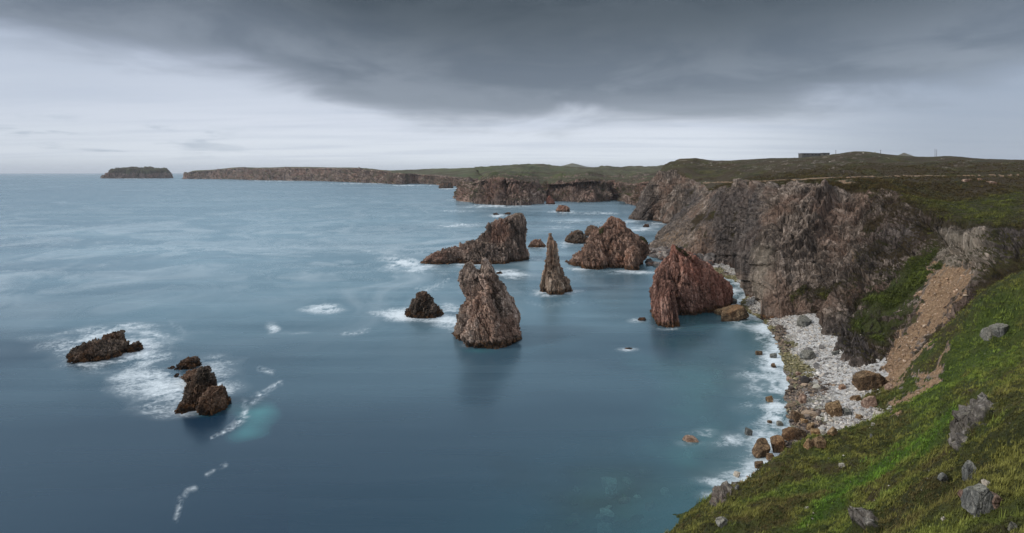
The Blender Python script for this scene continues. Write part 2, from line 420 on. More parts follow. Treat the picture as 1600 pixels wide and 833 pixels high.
cam = bpy.data.cameras.new('camera'); co = bpy.data.objects.new('camera', cam); COL.objects.link(co)
co.location = (0, 0, H); co.rotation_euler = (math.radians(90), 0, 0)
cam.sensor_width = 36.0; cam.lens = F / 1600.0 * 36.0
cam.shift_y = -(416.5 - HY) / 1600.0
cam.clip_start = 0.5; cam.clip_end = 200000
SC.camera = co
SC.view_settings.view_transform = 'Standard'; SC.view_settings.look = 'None'
SC.view_settings.gamma = 1; SC.view_settings.exposure = 0.8; SC.view_settings.use_curve_mapping = False
SC.cycles.use_denoising = True
SC.cycles.max_bounces = 6; SC.cycles.diffuse_bounces = 3; SC.cycles.glossy_bounces = 3; SC.cycles.transparent_max_bounces = 8
SC.cycles.sample_clamp_indirect = 4.0

# ------------------------------------------------------------------ terrain lofts
BV = []      # ray targets for placing things on the ground
def add_bvh(V, Fq):
    BV.append(BVHTree.FromPolygons(V.tolist(), Fq.tolist()))

def at(px, py):
    """where the line of sight of a photo pixel meets the built ground (for placing stones on it)"""
    o = Vector((0, 0, H)); dd = Vector(((px - 800) / F, 1.0, -(py - HY) / F)).normalized()
    best = None
    for t in BV:
        r = t.ray_cast(o, dd)
        if r[0] is not None and (best is None or r[3] < best[1]): best = (r[0], r[3])
    if best is None:
        return Vector(Wz(px, py, 0.0))
    return best[0]

def loft(stations, ns, nk, dens_k, dens_s=None, below=-4.0, beyond=(250.0, -12.0), inset=6.0):
    """stations: list of lists of (px, py, Y) from base to skyline -> grid [ns, nk, 3]"""
    C = []
    for st in stations:
        p = [W(*a) for a in st]
        p[0][2] = max(p[0][2], 0.0)
        out = p[0] - (p[1] - p[0]) / np.linalg.norm((p[1] - p[0])[:2] + 1e-6) * inset * 0.4
        out[2] = below
        last = p[-1] + (p[-1] - p[-2]) / np.linalg.norm((p[-1] - p[-2])[:2]) * beyond[0]
        last[2] = p[-1][2] + beyond[1]
        C.append([out] + p + [last])
    C = np.array(C)                                  # S,K,3
    G = catmull(C, ns, 0.0, dens_s)
    G = catmull(np.swapaxes(G, 0, 1), nk, 0.35, dens_k)
    return np.swapaxes(G, 0, 1)                      # ns,nk,3

# ---- the cliff that runs from the headland to the landslip
S = [
 [(1000,328,862),(1010,312,860),(1020,290,860),(1034,268,860),(1045,260,870),(1055,256,880),(1068,252,900)],
 [(984,342,694),(1000,318,704),(1010,292,715),(1032,268,728),(1045,259,745),(1058,254,770),(1072,249.5,810)],
 [(1022,345,667),(1030,318,671),(1042,290,678),(1060,268,690),(1072,258,720),(1082,253,755),(1092,249,810)],
 [(1045,350,625),(1058,328,630),(1074,303,636),(1092,283,645),(1104,271,690),(1114,261,730),(1124,251.5,800)],
 [(1052,356,581),(1070,335,580),(1088,314,574),(1108,292,565),(1120,281,630),(1136,267,700),(1155,250,800)],
 [(1016,394,420),(1036,368,435),(1066,338,448),(1108,300,462),(1132,287,510),(1152,274,610),(1186,248.5,790)],
 [(1050,410,352),(1074,374,370),(1104,332,387),(1140,292,402),(1162,283,455),(1182,271,580),(1216,247,770)],
 [(1110,415,340),(1120,376,348),(1145,330,356),(1175,290,366),(1198,281,425),(1218,270,545),(1250,245.5,750)],
 [(1168,424,315),(1166,386,318),(1173,336,322),(1194,289,331),(1226,280,402),(1248,268,525),(1284,243.5,730)],
 [(1180,468,235),(1182,425,240),(1192,352,257),(1214,289,290),(1250,280,362),(1276,267,505),(1312,240.5,710)],
 [(1202,484,212),(1206,432,221),(1222,352,240),(1255,285,264),(1282,279,332),(1306,265,485),(1345,237,690)],
 [(1258,500,198),(1264,442,209),(1288,362,232),(1316,287,256),(1332,279,322),(1352,265,475),(1382,240,670)],
 [(1300,538,170),(1318,470,185),(1346,372,214),(1380,293,236),(1392,280,312),(1412,266,455),(1440,245.5,650)],
 [(1345,562,155),(1378,490,172),(1412,392,194),(1440,322,206),(1442,283,300),(1462,267,435),(1490,245.5,630)],
 [(1376,588,145),(1420,520,155),(1466,432,165),(1478,348,186),(1490,287,288),(1512,268,425),(1530,248,610)],
 [(1398,602,140),(1462,532,145),(1518,434,150),(1536,348,176),(1546,292,268),(1560,270,405),(1572,249,590)],
 [(1430,612,134),(1520,532,135),(1575,434,138),(1598,350,160),(1610,294,248),(1620,270,395),(1625,249,580)],
 [(1480,622,125),(1600,525,122),(1680,425,120),(1720,345,140),(1720,292,228),(1720,270,372),(1720,249,565)],
 [(1560,622,118),(1700,525,110),(1800,425,100),(1850,340,115),(1850,292,198),(1850,270,342),(1850,249,550)],
]
NS, NK = 1150, 430
dk = [0.35, 1.0, 1.5, 1.3, 0.7, 0.9, 1.0, 0.15]
ds = [1, 1, 1, 1, 1.2, 1.3, 1.2, 1.2, 1.4, 1.5, 1.5, 1.5, 1.5, 1.3, 1.2, 1.2, 1.0, 0.7]
G = loft(S, NS, NK, dk, ds)
N = grid_normals(G)
if N[:, NK // 2:, 2].mean() < 0: N = -N
P = G.reshape(-1, 3); NN = N.reshape(-1, 3)
kk = np.tile(np.linspace(0, sum(dk), NK), (NS, 1)).ravel()
rim = sum(dk[:4])                                 # k value of the cliff rim
rn = fbm(P * np.array([0.06, 0.06, 0.06]), 4, 3)
face = 1 - sstep(rim - 0.30, rim + 0.10, kk + 0.28 * rn)
dist = np.maximum(P[:, 1], 60)
axis = np.array([-0.18, 0.12, 1.0])
px0, py0 = project(P)
soft_slope = in_poly(px0, py0, [(1330, 420), (1470, 300), (1620, 300), (1620, 640), (1300, 640), (1310, 520)], 30)
hard = face * (1 - 0.6 * in_poly(px0, py0, [(1335, 470), (1400, 428), (1466, 375), (1472, 412), (1425, 476), (1372, 550), (1325, 520)], 14))
talus = in_poly(px0, py0, [(1010, 405), (1045, 350), (1095, 305), (1135, 310), (1128, 360), (1118, 420)], 14)
scree0 = in_poly(px0, py0, [(1445, 428), (1480, 412), (1516, 415), (1532, 432), (1500, 475), (1466, 525), (1432, 570), (1402, 612), (1366, 605), (1384, 560), (1416, 500)], 8)
hard = hard * (1 - 0.6 * talus) * (1 - 0.85 * scree0)
axis = np.array([0.24, 0.10, 1.0])
mid_k = int(NK * 0.33)
Ls = np.concatenate([[0], np.cumsum(np.linalg.norm(np.diff(G[:, mid_k], axis=0), axis=1))])
LL = np.repeat(Ls, NK); zz_ = P[:, 2]
lean = LL - 0.45 * zz_ + fbm(P * 0.03, 3, 101) * 6
bl = np.abs(perlin(np.stack([lean / 30.0, zz_ / 90.0, 0 * LL + .3], 1), 3)) - 0.24
bl2 = np.abs(perlin(np.stack([lean / 11.0, zz_ / 130.0, 0 * LL + 5.3], 1), 4)) - 0.24
bl3 = np.abs(perlin(np.stack([lean / 4.2, zz_ / 75.0, P[:, 1] * 0.02], 1), 5)) - 0.24
step = (zz_ / 8.5 + 0.9 * fbm(P * 0.035, 3, 104)); step = step - np.floor(step)
valley = sstep(-0.10, -0.21, bl * .6 + bl2 * .4)
dsp = (bl * 16.0 + bl2 * 8.0 + bl3 * 3.0 - 0.6) * hard + (0.5 - step) * 1.7 * hard
dsp = dsp + rock_disp(P, axis, 8.0, 2, 0.5, 5.0) * hard + rock_disp(P, axis, 2.4, 6, 0.9, 3.0) * (0.2 + 0.8 * hard) * np.where(face > 0.2, 1, 0.3) * (1 - 0.8 * scree0) + scree0 * 1.1 * (np.abs(perlin(aniso(P, np.array([-28., -19., -20.]), 10) / 3.2, 9)) - .25)
dsp = dsp + (1 - sstep(0.3, 1.2, kk)) * -0.8 * hard
moorn = fbm(P * 0.016, 4, 8) * 4.6 + fbm(P * 0.11, 3, 12) * 0.6 + ridged(P * 0.045, 4, 15, .55) * 1.0 - .6
dsp = dsp + (1 - face) * moorn * sstep(rim - 0.2, rim + 0.7, kk)
kfade = sstep(0.0, 0.5, kk)
skyf = 1 - 0.75 * sstep(rim + 1.9, rim + 2.5, kk)
V = P + NN * (dsp * (0.35 + 0.65 * kfade) * skyf)[:, None]
px, py = project(V)
wob = (fbm(V * 0.05, 5, 31, .65) * 13, fbm(V * 0.05, 5, 35, .65) * 13)
wob2 = (wob[0] * 1.6, wob[1] * 1.6)
nz = grid_normals(V.reshape(NS, NK, 3)); nz = np.abs(nz.reshape(-1, 3)[:, 2])
gn = fbm(V * 0.09, 4, 21)
grass = (1 - face)
slope_g = sstep(0.42, 0.72, nz + 0.10 * gn) * face
grass = np.maximum(grass, slope_g * (0.35 + 0.35 * sstep(1230, 1400, px)))
rockface = in_poly(px, py, [(1010, 300), (1130, 290), (1330, 286), (1345, 360), (1300, 440), (1230, 500), (1010, 420)], 20, wob)
grass = np.where(face > 0.5, grass * (1 - 0.45 * rockface), grass)
grass = np.maximum(grass, valley * face * (0.72 + 0.5 * gn) * sstep(1215, 1290, px) * sstep(0.06, 0.2, nz))
for poly, v in [
    ([(1340, 464), (1400, 425), (1466, 372), (1470, 415), (1446, 438), (1425, 476), (1394, 520), (1372, 548), (1345, 540), (1330, 505)], 1.0),
    ([(1221, 452), (1285, 436), (1330, 425), (1312, 452), (1262, 464), (1236, 474)], 0.95),
    ([(1335, 330), (1470, 330), (1468, 375), (1400, 420), (1350, 400)], 0.56),
    ([(1070, 325), (1108, 312), (1116, 350), (1085, 378), (1062, 358)], 0.68), ([(1040, 392), (1075, 372), (1100, 398), (1070, 410)], 0.5), ([(1200, 470), (1240, 450), (1270, 490), (1225, 495)], 0.5),
    ([(1108, 380), (1130, 335), (1152, 345), (1140, 402)], 0.66), ([(1340, 300), (1480, 300), (1475, 375), (1345, 372)], 0.58), ([(1290, 400), (1350, 380), (1420, 400), (1370, 460), (1330, 520), (1280, 470)], 0.52),
    ([(1525, 430), (1600, 360), (1640, 360), (1640, 640), (1380, 640), (1480, 520)], 0.78),
    ([(1420, 290), (1600, 285), (1600, 345), (1540, 348), (1475, 340), (1420, 315)], 0.95)]:
    m_ = in_poly(px, py, poly, 16, wob2)
    grass = np.maximum(grass, m_ * v * (0.75 + 0.45 * gn))
earthm = np.zeros(len(V)); lush = np.zeros(len(V)); pale = np.zeros(len(V))
scree = in_poly(px, py, [(1452, 428), (1480, 416), (1508, 420), (1520, 432), (1490, 468), (1456, 518), (1424, 564), (1396, 606), (1372, 602), (1390, 562), (1424, 500)], 11, (wob[0] * 1.1, wob[1] * 1.1))
sdir = np.array([-28., -19., -20.])
stk = fbm(aniso(V, sdir, 14) * 0.55, 4, 120, .6); rag = fbm(V * 0.45, 4, 124, .65)
scree = np.clip(scree + 0.8 * rag * (scree > .02) * (scree < .98), 0, 1)
earthm = np.maximum(earthm, scree ** 0.6 * np.clip(0.86 + 0.5 * stk, .35, 1))
earthm = np.maximum(earthm, 0.40 * talus)
trk = np.interp(px, [1080, 1190, 1300, 1380, 1480, 1620], [286, 283, 277.5, 275.5, 274.5, 273.5])
earthm = np.maximum(earthm, 0.75 * np.exp(-((py - trk + 1.2 * gn) / 1.3) ** 2) * (px > 1090) * (px < 1640) * (kk > rim))
earthm = np.maximum(earthm, 0.42 * in_poly(px, py, [(1300, 400), (1350, 390), (1382, 440), (1340, 490), (1280, 505)], 34, wob2))
earthm = np.maximum(earthm, 0.46 * in_poly(px, py, [(1316, 412), (1326, 380), (1340, 368), (1348, 384), (1334, 416), (1322, 430)], 10, wob))
earthm = np.maximum(earthm, 0.5 * in_poly(px, py, [(1018, 384), (1052, 360), (1066, 370), (1054, 394), (1022, 396)], 14, wob2))
earthm = np.maximum(earthm, 0.7 * in_poly(px, py, [(1310, 284), (1340, 281), (1345, 292), (1315, 298)], 4, wob))
pale = np.maximum(pale, 0.42 * in_poly(px, py, [(1182, 380), (1204, 380), (1210, 452), (1190, 475), (1176, 440)], 14, wob))
pale = np.maximum(pale, 0.46 * in_poly(px, py, [(1468, 346), (1545, 346), (1550, 395), (1530, 424), (1465, 424)], 20, wob2))
grass = grass * (1 - scree) * (1 - 0.5 * pale)
grass = grass * (1 - 0.8 * (earthm > 0.5))
lush = np.maximum(lush, 0.4 * in_poly(px, py, [(1340, 464), (1400, 425), (1466, 372), (1470, 415), (1425, 476), (1372, 548), (1330, 505)], 14, wob))
lush = np.maximum(lush, 0.22 * in_poly(px, py, [(1440, 320), (1600, 300), (1600, 340), (1500, 345)], 14, wob))
# bare rock showing through the turf on the hill crest
crest = sstep(0.45, 1.0, fbm(V * np.array([.09, .09, .16]), 5, 55, .7) + 0.5 * sstep(rim + 0.7, rim + 2.0, kk) - 0.25 + 0.35 * in_poly(px, py, [(1040, 245), (1090, 245), (1260, 243), (1350, 234), (1350, 270), (1240, 275), (1150, 268), (1060, 262)], 12))
grass = grass * (1 - 0.5 * crest * (1 - face)); pale = np.maximum(pale, 0.3 * crest * (1 - face))
M = np.stack([np.clip(grass, 0, 1), np.clip(earthm, 0, 1), np.clip(lush, 0, 1), np.clip(pale, 0, 1)], 1)
Fq = grid_faces(NS, NK)
darkt = np.zeros(len(V))  # rock colour darkened in set areas and random patches
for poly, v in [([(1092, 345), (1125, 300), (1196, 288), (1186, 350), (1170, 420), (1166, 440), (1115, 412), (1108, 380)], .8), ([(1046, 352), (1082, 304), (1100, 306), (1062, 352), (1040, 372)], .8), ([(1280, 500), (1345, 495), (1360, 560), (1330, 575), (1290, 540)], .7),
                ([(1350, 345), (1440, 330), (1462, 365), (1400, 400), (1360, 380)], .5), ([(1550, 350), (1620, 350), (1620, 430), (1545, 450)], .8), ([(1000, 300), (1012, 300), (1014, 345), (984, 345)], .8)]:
    darkt = np.maximum(darkt, v * in_poly(px, py, poly, 12, wob))
darkt = np.clip(darkt + 0.35 * sstep(0.1, 0.8, fbm(V * np.array([.03, .03, .012]), 4, 58)), 0, 1)
o = build('cliff', V, Fq, GREY, masks=M, floats={'darktone': darkt})
tag(o, 'high grey sea cliff with a dark moor on top and an orange landslip at its near end', kind='structure')
add_bvh(V, Fq)
CL_V, CL_M = V, M

# ---- cape and cliffs at the back of the bay, with the moor behind them
def far_station(b_, r_, m1, m2, sk):
    bx, by = b_; r_ = (r_[0], r_[1] - (1.6 if by > 300 else 0), r_[2]); Yb = 50000.0 / (by - HY); rx, ry, Yr = r_
    mid = (bx * .6 + rx * .4, by * .55 + ry * .45, Yb * .6 + Yr * .4)
    mid2 = (bx * .25 + rx * .75, by * .2 + ry * .8, Yb * .25 + Yr * .75)
    return [(bx, by, Yb), mid, mid2, (rx, ry, Yr), m1, m2, sk]
B = [
 far_station((722, 302), (742, 288, 1620), (750, 282, 1800), (755, 276, 2000), (740, 262.5, 3200)),
 far_station((709, 309), (735, 291, 1270), (750, 282, 1500), (760, 274, 2000), (755, 261, 3200)),
 far_station((738, 317), (748, 284, 1100), (760, 278, 1400), (768, 272, 2000), (772, 260, 3200)),
 far_station((772, 320), (775, 277, 1050), (785, 275, 1400), (790, 270, 2000), (795, 258.5, 3200)),
 far_station((800, 321), (796, 279, 1020), (806, 276, 1400), (812, 270, 2000), (815, 258, 3200)),
 far_station((838, 319), (816, 283, 1050), (824, 277, 1450), (830, 271, 2100), (835, 257.5, 3200)),
 far_station((849, 314), (842, 287, 1200), (845, 279, 1550), (848, 271, 2200), (850, 257.5, 3200)),
 far_station((872, 314.5), (870, 287, 1180), (866, 278, 1550), (865, 271, 2200), (868, 260.5, 3200)),
 far_station((900, 316), (897, 284, 1150), (890, 277, 1500), (888, 270, 2200), (890, 262.5, 3200)),
 far_station((935, 315), (930, 282, 1160), (918, 274.5, 1450), (915, 270, 2200), (918, 263.5, 3200)),
 far_station((962, 312.5), (955, 285, 1230), (945, 276, 1600), (945, 270, 2300), (945, 262, 3200)),
 far_station((985, 318), (984, 287, 1110), (978, 277, 1500), (975, 269, 2300), (978, 262, 3200)),
 far_station((1012, 323), (1014, 284, 1000), (1008, 274, 1400), (1005, 268, 2300), (1010, 262.5, 3200)),
 far_station((1040, 325), (1050, 284, 960), (1040, 273, 1400), (1035, 268, 2300), (1045, 261, 3200)),
 far_station((1080, 325), (1100, 284, 960), (1080, 273, 1400), (1080, 268, 2300), (1100, 262, 3200)),
]
def far_loft(name, B, ns, nk, size, label, rim_g=0.0, below=-6, beyond=(600, -20), seed=0, amp=1.0, moor_amp=11.0):
    dk = [0.3, 1.0, 1.0, 0.9, 0.7, 0.6, 0.6, 0.15]
    G = loft(B, ns, nk, dk, None, below, beyond)
    N = grid_normals(G)
    if N[:, nk // 2:, 2].mean() < 0: N = -N
    P = G.reshape(-1, 3); NN = N.reshape(-1, 3)
    kk = np.tile(np.linspace(0, sum(dk), nk), (ns, 1)).ravel(); rim = sum(dk[:4])
    rn = fbm(P / size * 0.35, 4, seed + 3)
    face = 1 - sstep(rim - 0.25, rim + 0.25, kk + 0.35 * rn + rim_g)
    rimf = 1 - 0.75 * sstep(rim - 0.8, rim, kk)
    dsp = (rock_disp(P, (-0.2, 0.1, 1), size, seed + 4, 1.0, 3.5) + rock_disp(P, (-0.2, 0.1, 1), size * 0.35, seed + 7, 1.0, 2.5)) * face * amp * rimf
    LL = np.repeat(np.concatenate([[0], np.cumsum(np.linalg.norm(np.diff(G[:, nk // 3], axis=0), axis=1))]), nk) + fbm(P / size * .3, 3, 9) * size
    dsp += ((np.abs(perlin(np.stack([LL / size / 3.0, P[:, 2] / size / 6, 0 * LL], 1), 7)) - .24) * size * 1.3 + (np.abs(perlin(np.stack([LL / size, P[:, 2] / size / 3, 0 * LL + 4], 1), 8)) - .24) * size * .5) * face * amp * (1 - sstep(rim - 1.0, rim - 0.1, kk)) * 1.3
    dsp += (1 - face) * (fbm(P * 0.004, 4, seed + 9) * moor_amp + (ridged(P * 0.008, 4, seed + 10) - .5) * moor_amp * .5) * sstep(rim - .1, rim + .8, kk)
    V = P + NN * (dsp * (0.3 + 0.7 * sstep(0, 0.5, kk)))[:, None]
    px, py = project(V)
    n = fbm(V * 0.006, 4, seed + 13); n2 = fbm(V * 0.03, 4, seed + 14)
    nzz = np.abs(grid_normals(V.reshape(ns, nk, 3)).reshape(-1, 3)[:, 2])
    grass = np.maximum(1 - face, 0.7 * sstep(0.55, 0.85, nzz + 0.2 * n2) * face)
    pale = sstep(0.35, 0.9, n + 0.7 * n2) * (1 - face) * 0.5
    grass = grass * (1 - 0.7 * pale)
    lush = sstep(0.0, 0.6, n2 * 0.6 - n) * (1 - face) * 0.35 * (1 - sstep(850, 980, px))
    M = np.stack([np.clip(grass, 0, 1), np.zeros(len(V)), lush, np.clip(pale, 0, 1)], 1)
    Fq = grid_faces(ns, nk)
    o = build(name, V, Fq, FAR, masks=M)
    tag(o, label, kind='structure'); add_bvh(V, Fq)
    return o
far_loft('bay_cliff', B, 520, 240, 18.0, 'blunt brown cape and cliffs closing the back of the bay under a green moor', seed=20, rim_g=-0.75)

FS = []
for bx, by, rx, ry in [(286, 279.6, 292, 276), (297, 279.7, 300, 268.5), (330, 279.8, 332, 266), (366, 280.4, 368, 262.5), (410, 281.6, 412, 263), (450, 282.3, 452, 262), (500, 283, 503, 262.5),
                       (560, 285.2, 562, 263.5), (600, 286.8, 602, 267), (625, 288.2, 626, 270.5), (642, 287.2, 645, 271), (670, 287.8, 672, 273), (700, 290.5, 702, 276), (735, 292.5, 738, 279), (775, 293, 778, 280), (810, 293, 812, 280)]:
    Yb = 50000.0 / (by - HY)
    k = max(0.0, min(1.0, (bx - 560) / 90.0))
    sky_py = {True: ry - 0.6, False: ry}[True]
    if bx > 590: sky_py = np.interp(bx, [590, 625, 660, 700, 740], [266.4, 266.5, 265, 263.5, 261.5])
    FS.append(far_station((bx, by), (rx, ry, Yb * 1.03), (rx, ry * .7 + sky_py * .3, Yb * 1.12), (rx, ry * .35 + sky_py * .65, Yb * 1.25), (rx, sky_py, Yb * 1.4)))
far_loft('far_headland', FS, 520, 150, 45.0, 'long low headland of brown cliffs on the horizon', seed=40, beyond=(900, -25), amp=0.8, moor_amp=3.0)

# ---- blue hills far inland
def hill(name, px, top, half, Y, base, label, seed):
    n = 60
    u = np.linspace(-1, 1, n); X, Z = np.meshgrid(u, u, indexing='ij')
    r = np.hypot(X, Z); c = W(px, top, Y)
    hw = half / F * Y
    prof = np.clip(1 - r, 0, 1) ** 1.15
    x = c[0] + X * hw * 1.05; y = c[1] + Z * hw
    Pn = np.stack([x, y, np.zeros_like(x)], -1).reshape(-1, 3)
    z = (c[2]) * prof.ravel() * (1 + 0.10 * fbm(Pn / hw * 2.2, 4, seed)) + (H - (base - HY) / F * Y) * 0.5 * (1 - prof.ravel())
    z = np.where(r.ravel() > 0.98, -5, z)
    V = np.stack([x.ravel(), y.ravel(), z], 1)
    M = np.zeros((len(V), 4)); M[:, 0] = 1
    tag(build(name, V, grid_faces(n, n), FAR, masks=M, smooth=True), label, kind='structure')
hill('distant_hill', 893, 254.5, 62, 9500, 263, 'pointed blue hill far behind the bay', 3)
hill('distant_hill', 1412, 238.2, 60, 7000, 248, 'hazy rounded hill showing over the right hand moor', 5)
hill('distant_hill', 640, 265.5, 60, 9000, 268, 'faint low hill beyond the end of the far headland', 6)

# ---- foreground hillside: smooth height field through surveyed points
ctrl = [  # px, py, Y
 (1060, 833, 68), (1130, 772, 78), (1200, 722, 88), (1240, 702, 94), (1285, 692, 100), (1340, 668, 112), (1385, 638, 124), (1420, 612, 128), (1480, 588, 122),
 (1540, 555, 118), (1600, 528, 115), (1600, 440, 126), (1540, 452, 136), (1500, 490, 138), (1450, 540, 138), (1405, 590, 136),
 (1100, 833, 62), (1200, 780, 74), (1200, 833, 58), (1300, 720, 84), (1300, 780, 64), (1300, 812, 55), (1320, 833, 49), (1400, 690, 84), (1400, 735, 63), (1450, 690, 66),
 (1480, 640, 82), (1480, 675, 66), (1520, 610, 86), (1560, 580, 88), (1600, 560, 92), (1400, 765, 47), (1400, 833, 34), (1450, 740, 46), (1500, 700, 46), (1500, 760, 37),
 (1540, 640, 52), (1560, 620, 54), (1600, 598, 56), (1560, 700, 38), (1600, 650, 40), (1600, 740, 30), (1600, 833, 23.5), (1500, 833, 27), (1700, 560, 60), (1700, 833, 18), (1750, 700, 30),
 (1700, 440, 110), (1800, 500, 80), (1250, 833, 53), (1900, 600, 45)]
CP = np.array([W(*c) for c in ctrl])
extra = np.array([[0, -6, 40], [3, 3, 37.0], [-6, -8, 38], [10, -12, 42], [12, 2, 38.5], [8, 10, 35.5], [24, 6, 40.5], [42, 8, 46], [-8, 8, 28], [0, 14, 26], [-12, 20, 4], [6, 30, 16], [2, 45, 4], [8, 60, 2], [14, 78, 0.5], [22, 95, -1],
                  [34, 103, -2], [50, 106, 2.2], [52, 113, -1], [55, 125, -1], [62, 117.5, 1.6], [64, 124, 0], [62, 132, 0], [42, 100, 3], [43, 107, -1.5], [35, 94.5, 3], [24, 86, 2.5], [14, 74, 3], [70, 138, 1], [80, 142, 2], [100, 145, 14], [130, 120, 36], [140, 80, 52], [110, 40, 54], [60, 0, 52], [-12, 45, -6], [0, 75, -5], [10, 100, -6]])
CP = np.vstack([CP, extra])
def tps_fit(P, lam=6.0):
    n = len(P); X = P[:, :2]
    r = np.hypot(X[:, None, 0] - X[None, :, 0], X[:, None, 1] - X[None, :, 1])
    K = np.where(r > 0, r * r * np.log(r + 1e-9), 0) + lam * np.eye(n)
    A = np.zeros((n + 3, n + 3)); A[:n, :n] = K; A[:n, n] = 1; A[:n, n + 1:] = X; A[n, :n] = 1; A[n + 1:, :n] = X.T
    return X, np.linalg.solve(A, np.concatenate([P[:, 2], [0, 0, 0]]))
TX, TWt = tps_fit(CP)
def tps(x, y):
    z = TWt[-3] + TWt[-2] * x + TWt[-1] * y
    for (cx, cy), wt in zip(TX, TWt[:-3]):
        r2 = (x - cx) ** 2 + (y - cy) ** 2
        z = z + wt * 0.5 * r2 * np.log(r2 + 1e-9)
    return z
def hill_z(x, y):
    z = tps(x, y)
    p = np.stack([x, y, z * 0.5], 1)
    z = z + fbm(p * 0.13, 3, 70) * 0.75 + fbm(p * 0.45, 3, 73) * 0.48 + (ridged(p * np.array([.3, .3, .8]), 3, 75) - .5) * 0.22 + np.abs(fbm(p * 1.2, 3, 76)) * 0.22
    return z
nu, nv = 760, 520
uu = np.linspace(-0.25, 1.5, nu); yy = np.exp(np.linspace(math.log(9), math.log(172), nv))
U, YY = np.meshgrid(uu, yy, indexing='ij')
x = (U * YY).ravel(); y = YY.ravel()
z = hill_z(x, y)
V = np.stack([x, y, z], 1)
G = V.reshape(nu, nv, 3); N = grid_normals(G); N = N * np.sign(N[:, :, 2:3]); NN = N.reshape(-1, 3)
steep = 1 - NN[:, 2]
px, py = project(V); wob = (fbm(V * 0.12, 5, 31, .65) * 16, fbm(V * 0.12, 5, 35, .65) * 16)
V0 = V.copy()
rocky = 0.7 * sstep(0.60, 0.75, steep + 0.08 * fbm(V * 0.3, 3, 90))
outc = np.zeros(len(V))
for poly in ([(1492, 690), (1500, 665), (1525, 640), (1552, 625), (1560, 632), (1535, 665), (1512, 690), (1508, 718), (1498, 716)],
             [(1342, 815), (1362, 806), (1372, 833), (1338, 833)], [(1112, 800), (1150, 740), (1158, 752), (1128, 800)]):
    outc = np.maximum(outc, in_poly(px, py, poly, 9, (wob[0] * .7, wob[1] * .7)))
earthm = in_poly(px, py, [(1385, 632), (1420, 590), (1470, 545), (1500, 532), (1498, 552), (1466, 588), (1430, 622), (1392, 650)], 16, wob) * (0.72 + 0.5 * fbm(V * 0.4, 4, 127, .65))
earthm = np.maximum(earthm, in_poly(px, py, [(1452, 428), (1512, 420), (1527, 432), (1496, 470), (1462, 520), (1428, 566), (1398, 606), (1370, 606), (1388, 560), (1420, 500)], 9, (wob[0] * .6, wob[1] * .6)))
rk = np.clip(np.maximum(rocky, outc), 0, 1)
V = V + NN * ((rock_disp(V, (0.3, 0.1, 1), 2.2, 3, 1.0, 2.5) * 1.7 + 0.35 + rock_disp(V, (0.3, 0.1, 1), 0.7, 5, 1.0, 2.0)) * rk)[:, None]
lush = np.maximum(in_poly(px, py, [(1270, 833), (1330, 780), (1400, 735), (1470, 690), (1500, 650), (1488, 640), (1440, 680), (1370, 720), (1300, 772), (1240, 833)], 12, wob),
                  0.55 * in_poly(px, py, [(1400, 620), (1480, 575), (1600, 525), (1600, 555), (1500, 600), (1440, 650)], 14, wob))
lush = np.maximum(lush, 0.45 * sstep(-0.1, 0.5, fbm(V * 0.07, 3, 97)))
lush = np.maximum(lush, 0.45 * in_poly(px, py, [(1520, 480), (1600, 435), (1600, 520), (1480, 585)], 16, wob))
grassm = np.clip(1 - rk, 0, 1) * (1 - (earthm > 0.45))
M = np.stack([grassm, earthm, lush, outc * 0.15], 1)
Fq = grid_faces(nu, nv)
xa, ya = np.meshgrid(np.linspace(-30, 120, 300), np.linspace(-35, 100, 270), indexing='ij')
xa, ya = xa.ravel(), ya.ravel(); za = hill_z(xa, ya) - 0.45
Va = np.stack([xa, ya, za], 1); Ma = np.zeros((len(Va), 4)); Ma[:, 0] = 1; Ma[:, 2] = 0.45 * sstep(-0.1, 0.5, fbm(Va * 0.07, 3, 97))
nH = len(V)
Vall = np.vstack([V, Va]); Mall = np.vstack([M, Ma]); Fall = np.vstack([Fq, grid_faces(300, 270) + nH])
o = build('hillside', Vall, Fall, HILL, masks=Mall)
tag(o, 'steep grassy hillside in the foreground running down to the shore', kind='structure')
add_bvh(V, Fq)
HV, HM, HN = V, M, NN

# ---- beach and sea bed
WL = [(1040, 409), (1062, 414), (1105, 424), (1132, 434), (1152, 441), (1166, 452), (1170, 462), (1160, 471), (1158, 480), (1172, 490), (1192, 500), (1208, 525), (1222, 560), (1232, 600), (1230, 640), (1236, 672), (1222, 712), (1190, 735), (1160, 760), (1130, 790), (1100, 830), (1070, 880), (1040, 960), (1000, 1080)]
IN = [(1060, 398), (1078, 404), (1118, 411), (1150, 418), (1164, 428), (1174, 445), (1180, 457), (1184, 468), (1190, 476), (1200, 483), (1222, 490), (1262, 500), (1302, 536), (1345, 562), (1380, 592), (1400, 625), (1370, 655), (1300, 690), (1250, 730), (1190, 780), (1150, 830), (1110, 880), (1080, 960), (1040, 1080)]
C = []
for i, (a, c) in enumerate(zip(WL, IN)):
    zi = 4.2 if 11 <= i <= 16 else (2.6 if i > 7 else 1.6)
    p1 = Wz(*a, 0.0); p3 = Wz(*c, zi)
    dv = p3 - p1; dv[2] = 0; L = np.linalg.norm(dv); dv /= max(L, 1e-6)
    p2 = (p1 + p3) / 2; p2[2] = zi * 0.45
    p0 = p1 - dv * 9; p0[2] = -1.6
    p00 = p1 - dv * 26; p00[2] = -6.5
    p4 = p3 + dv * 10; p4[2] = zi + 2.5
    C.append([p00, p0, p1, p2, p3, p4])
ns, nk = 420, 150
G = catmull(np.array(C), ns, 0.2); G = np.swapaxes(catmull(np.swapaxes(G, 0, 1), nk, 0.5, [0.7, 1, 1.2, 1.2, 0.5]), 0, 1)
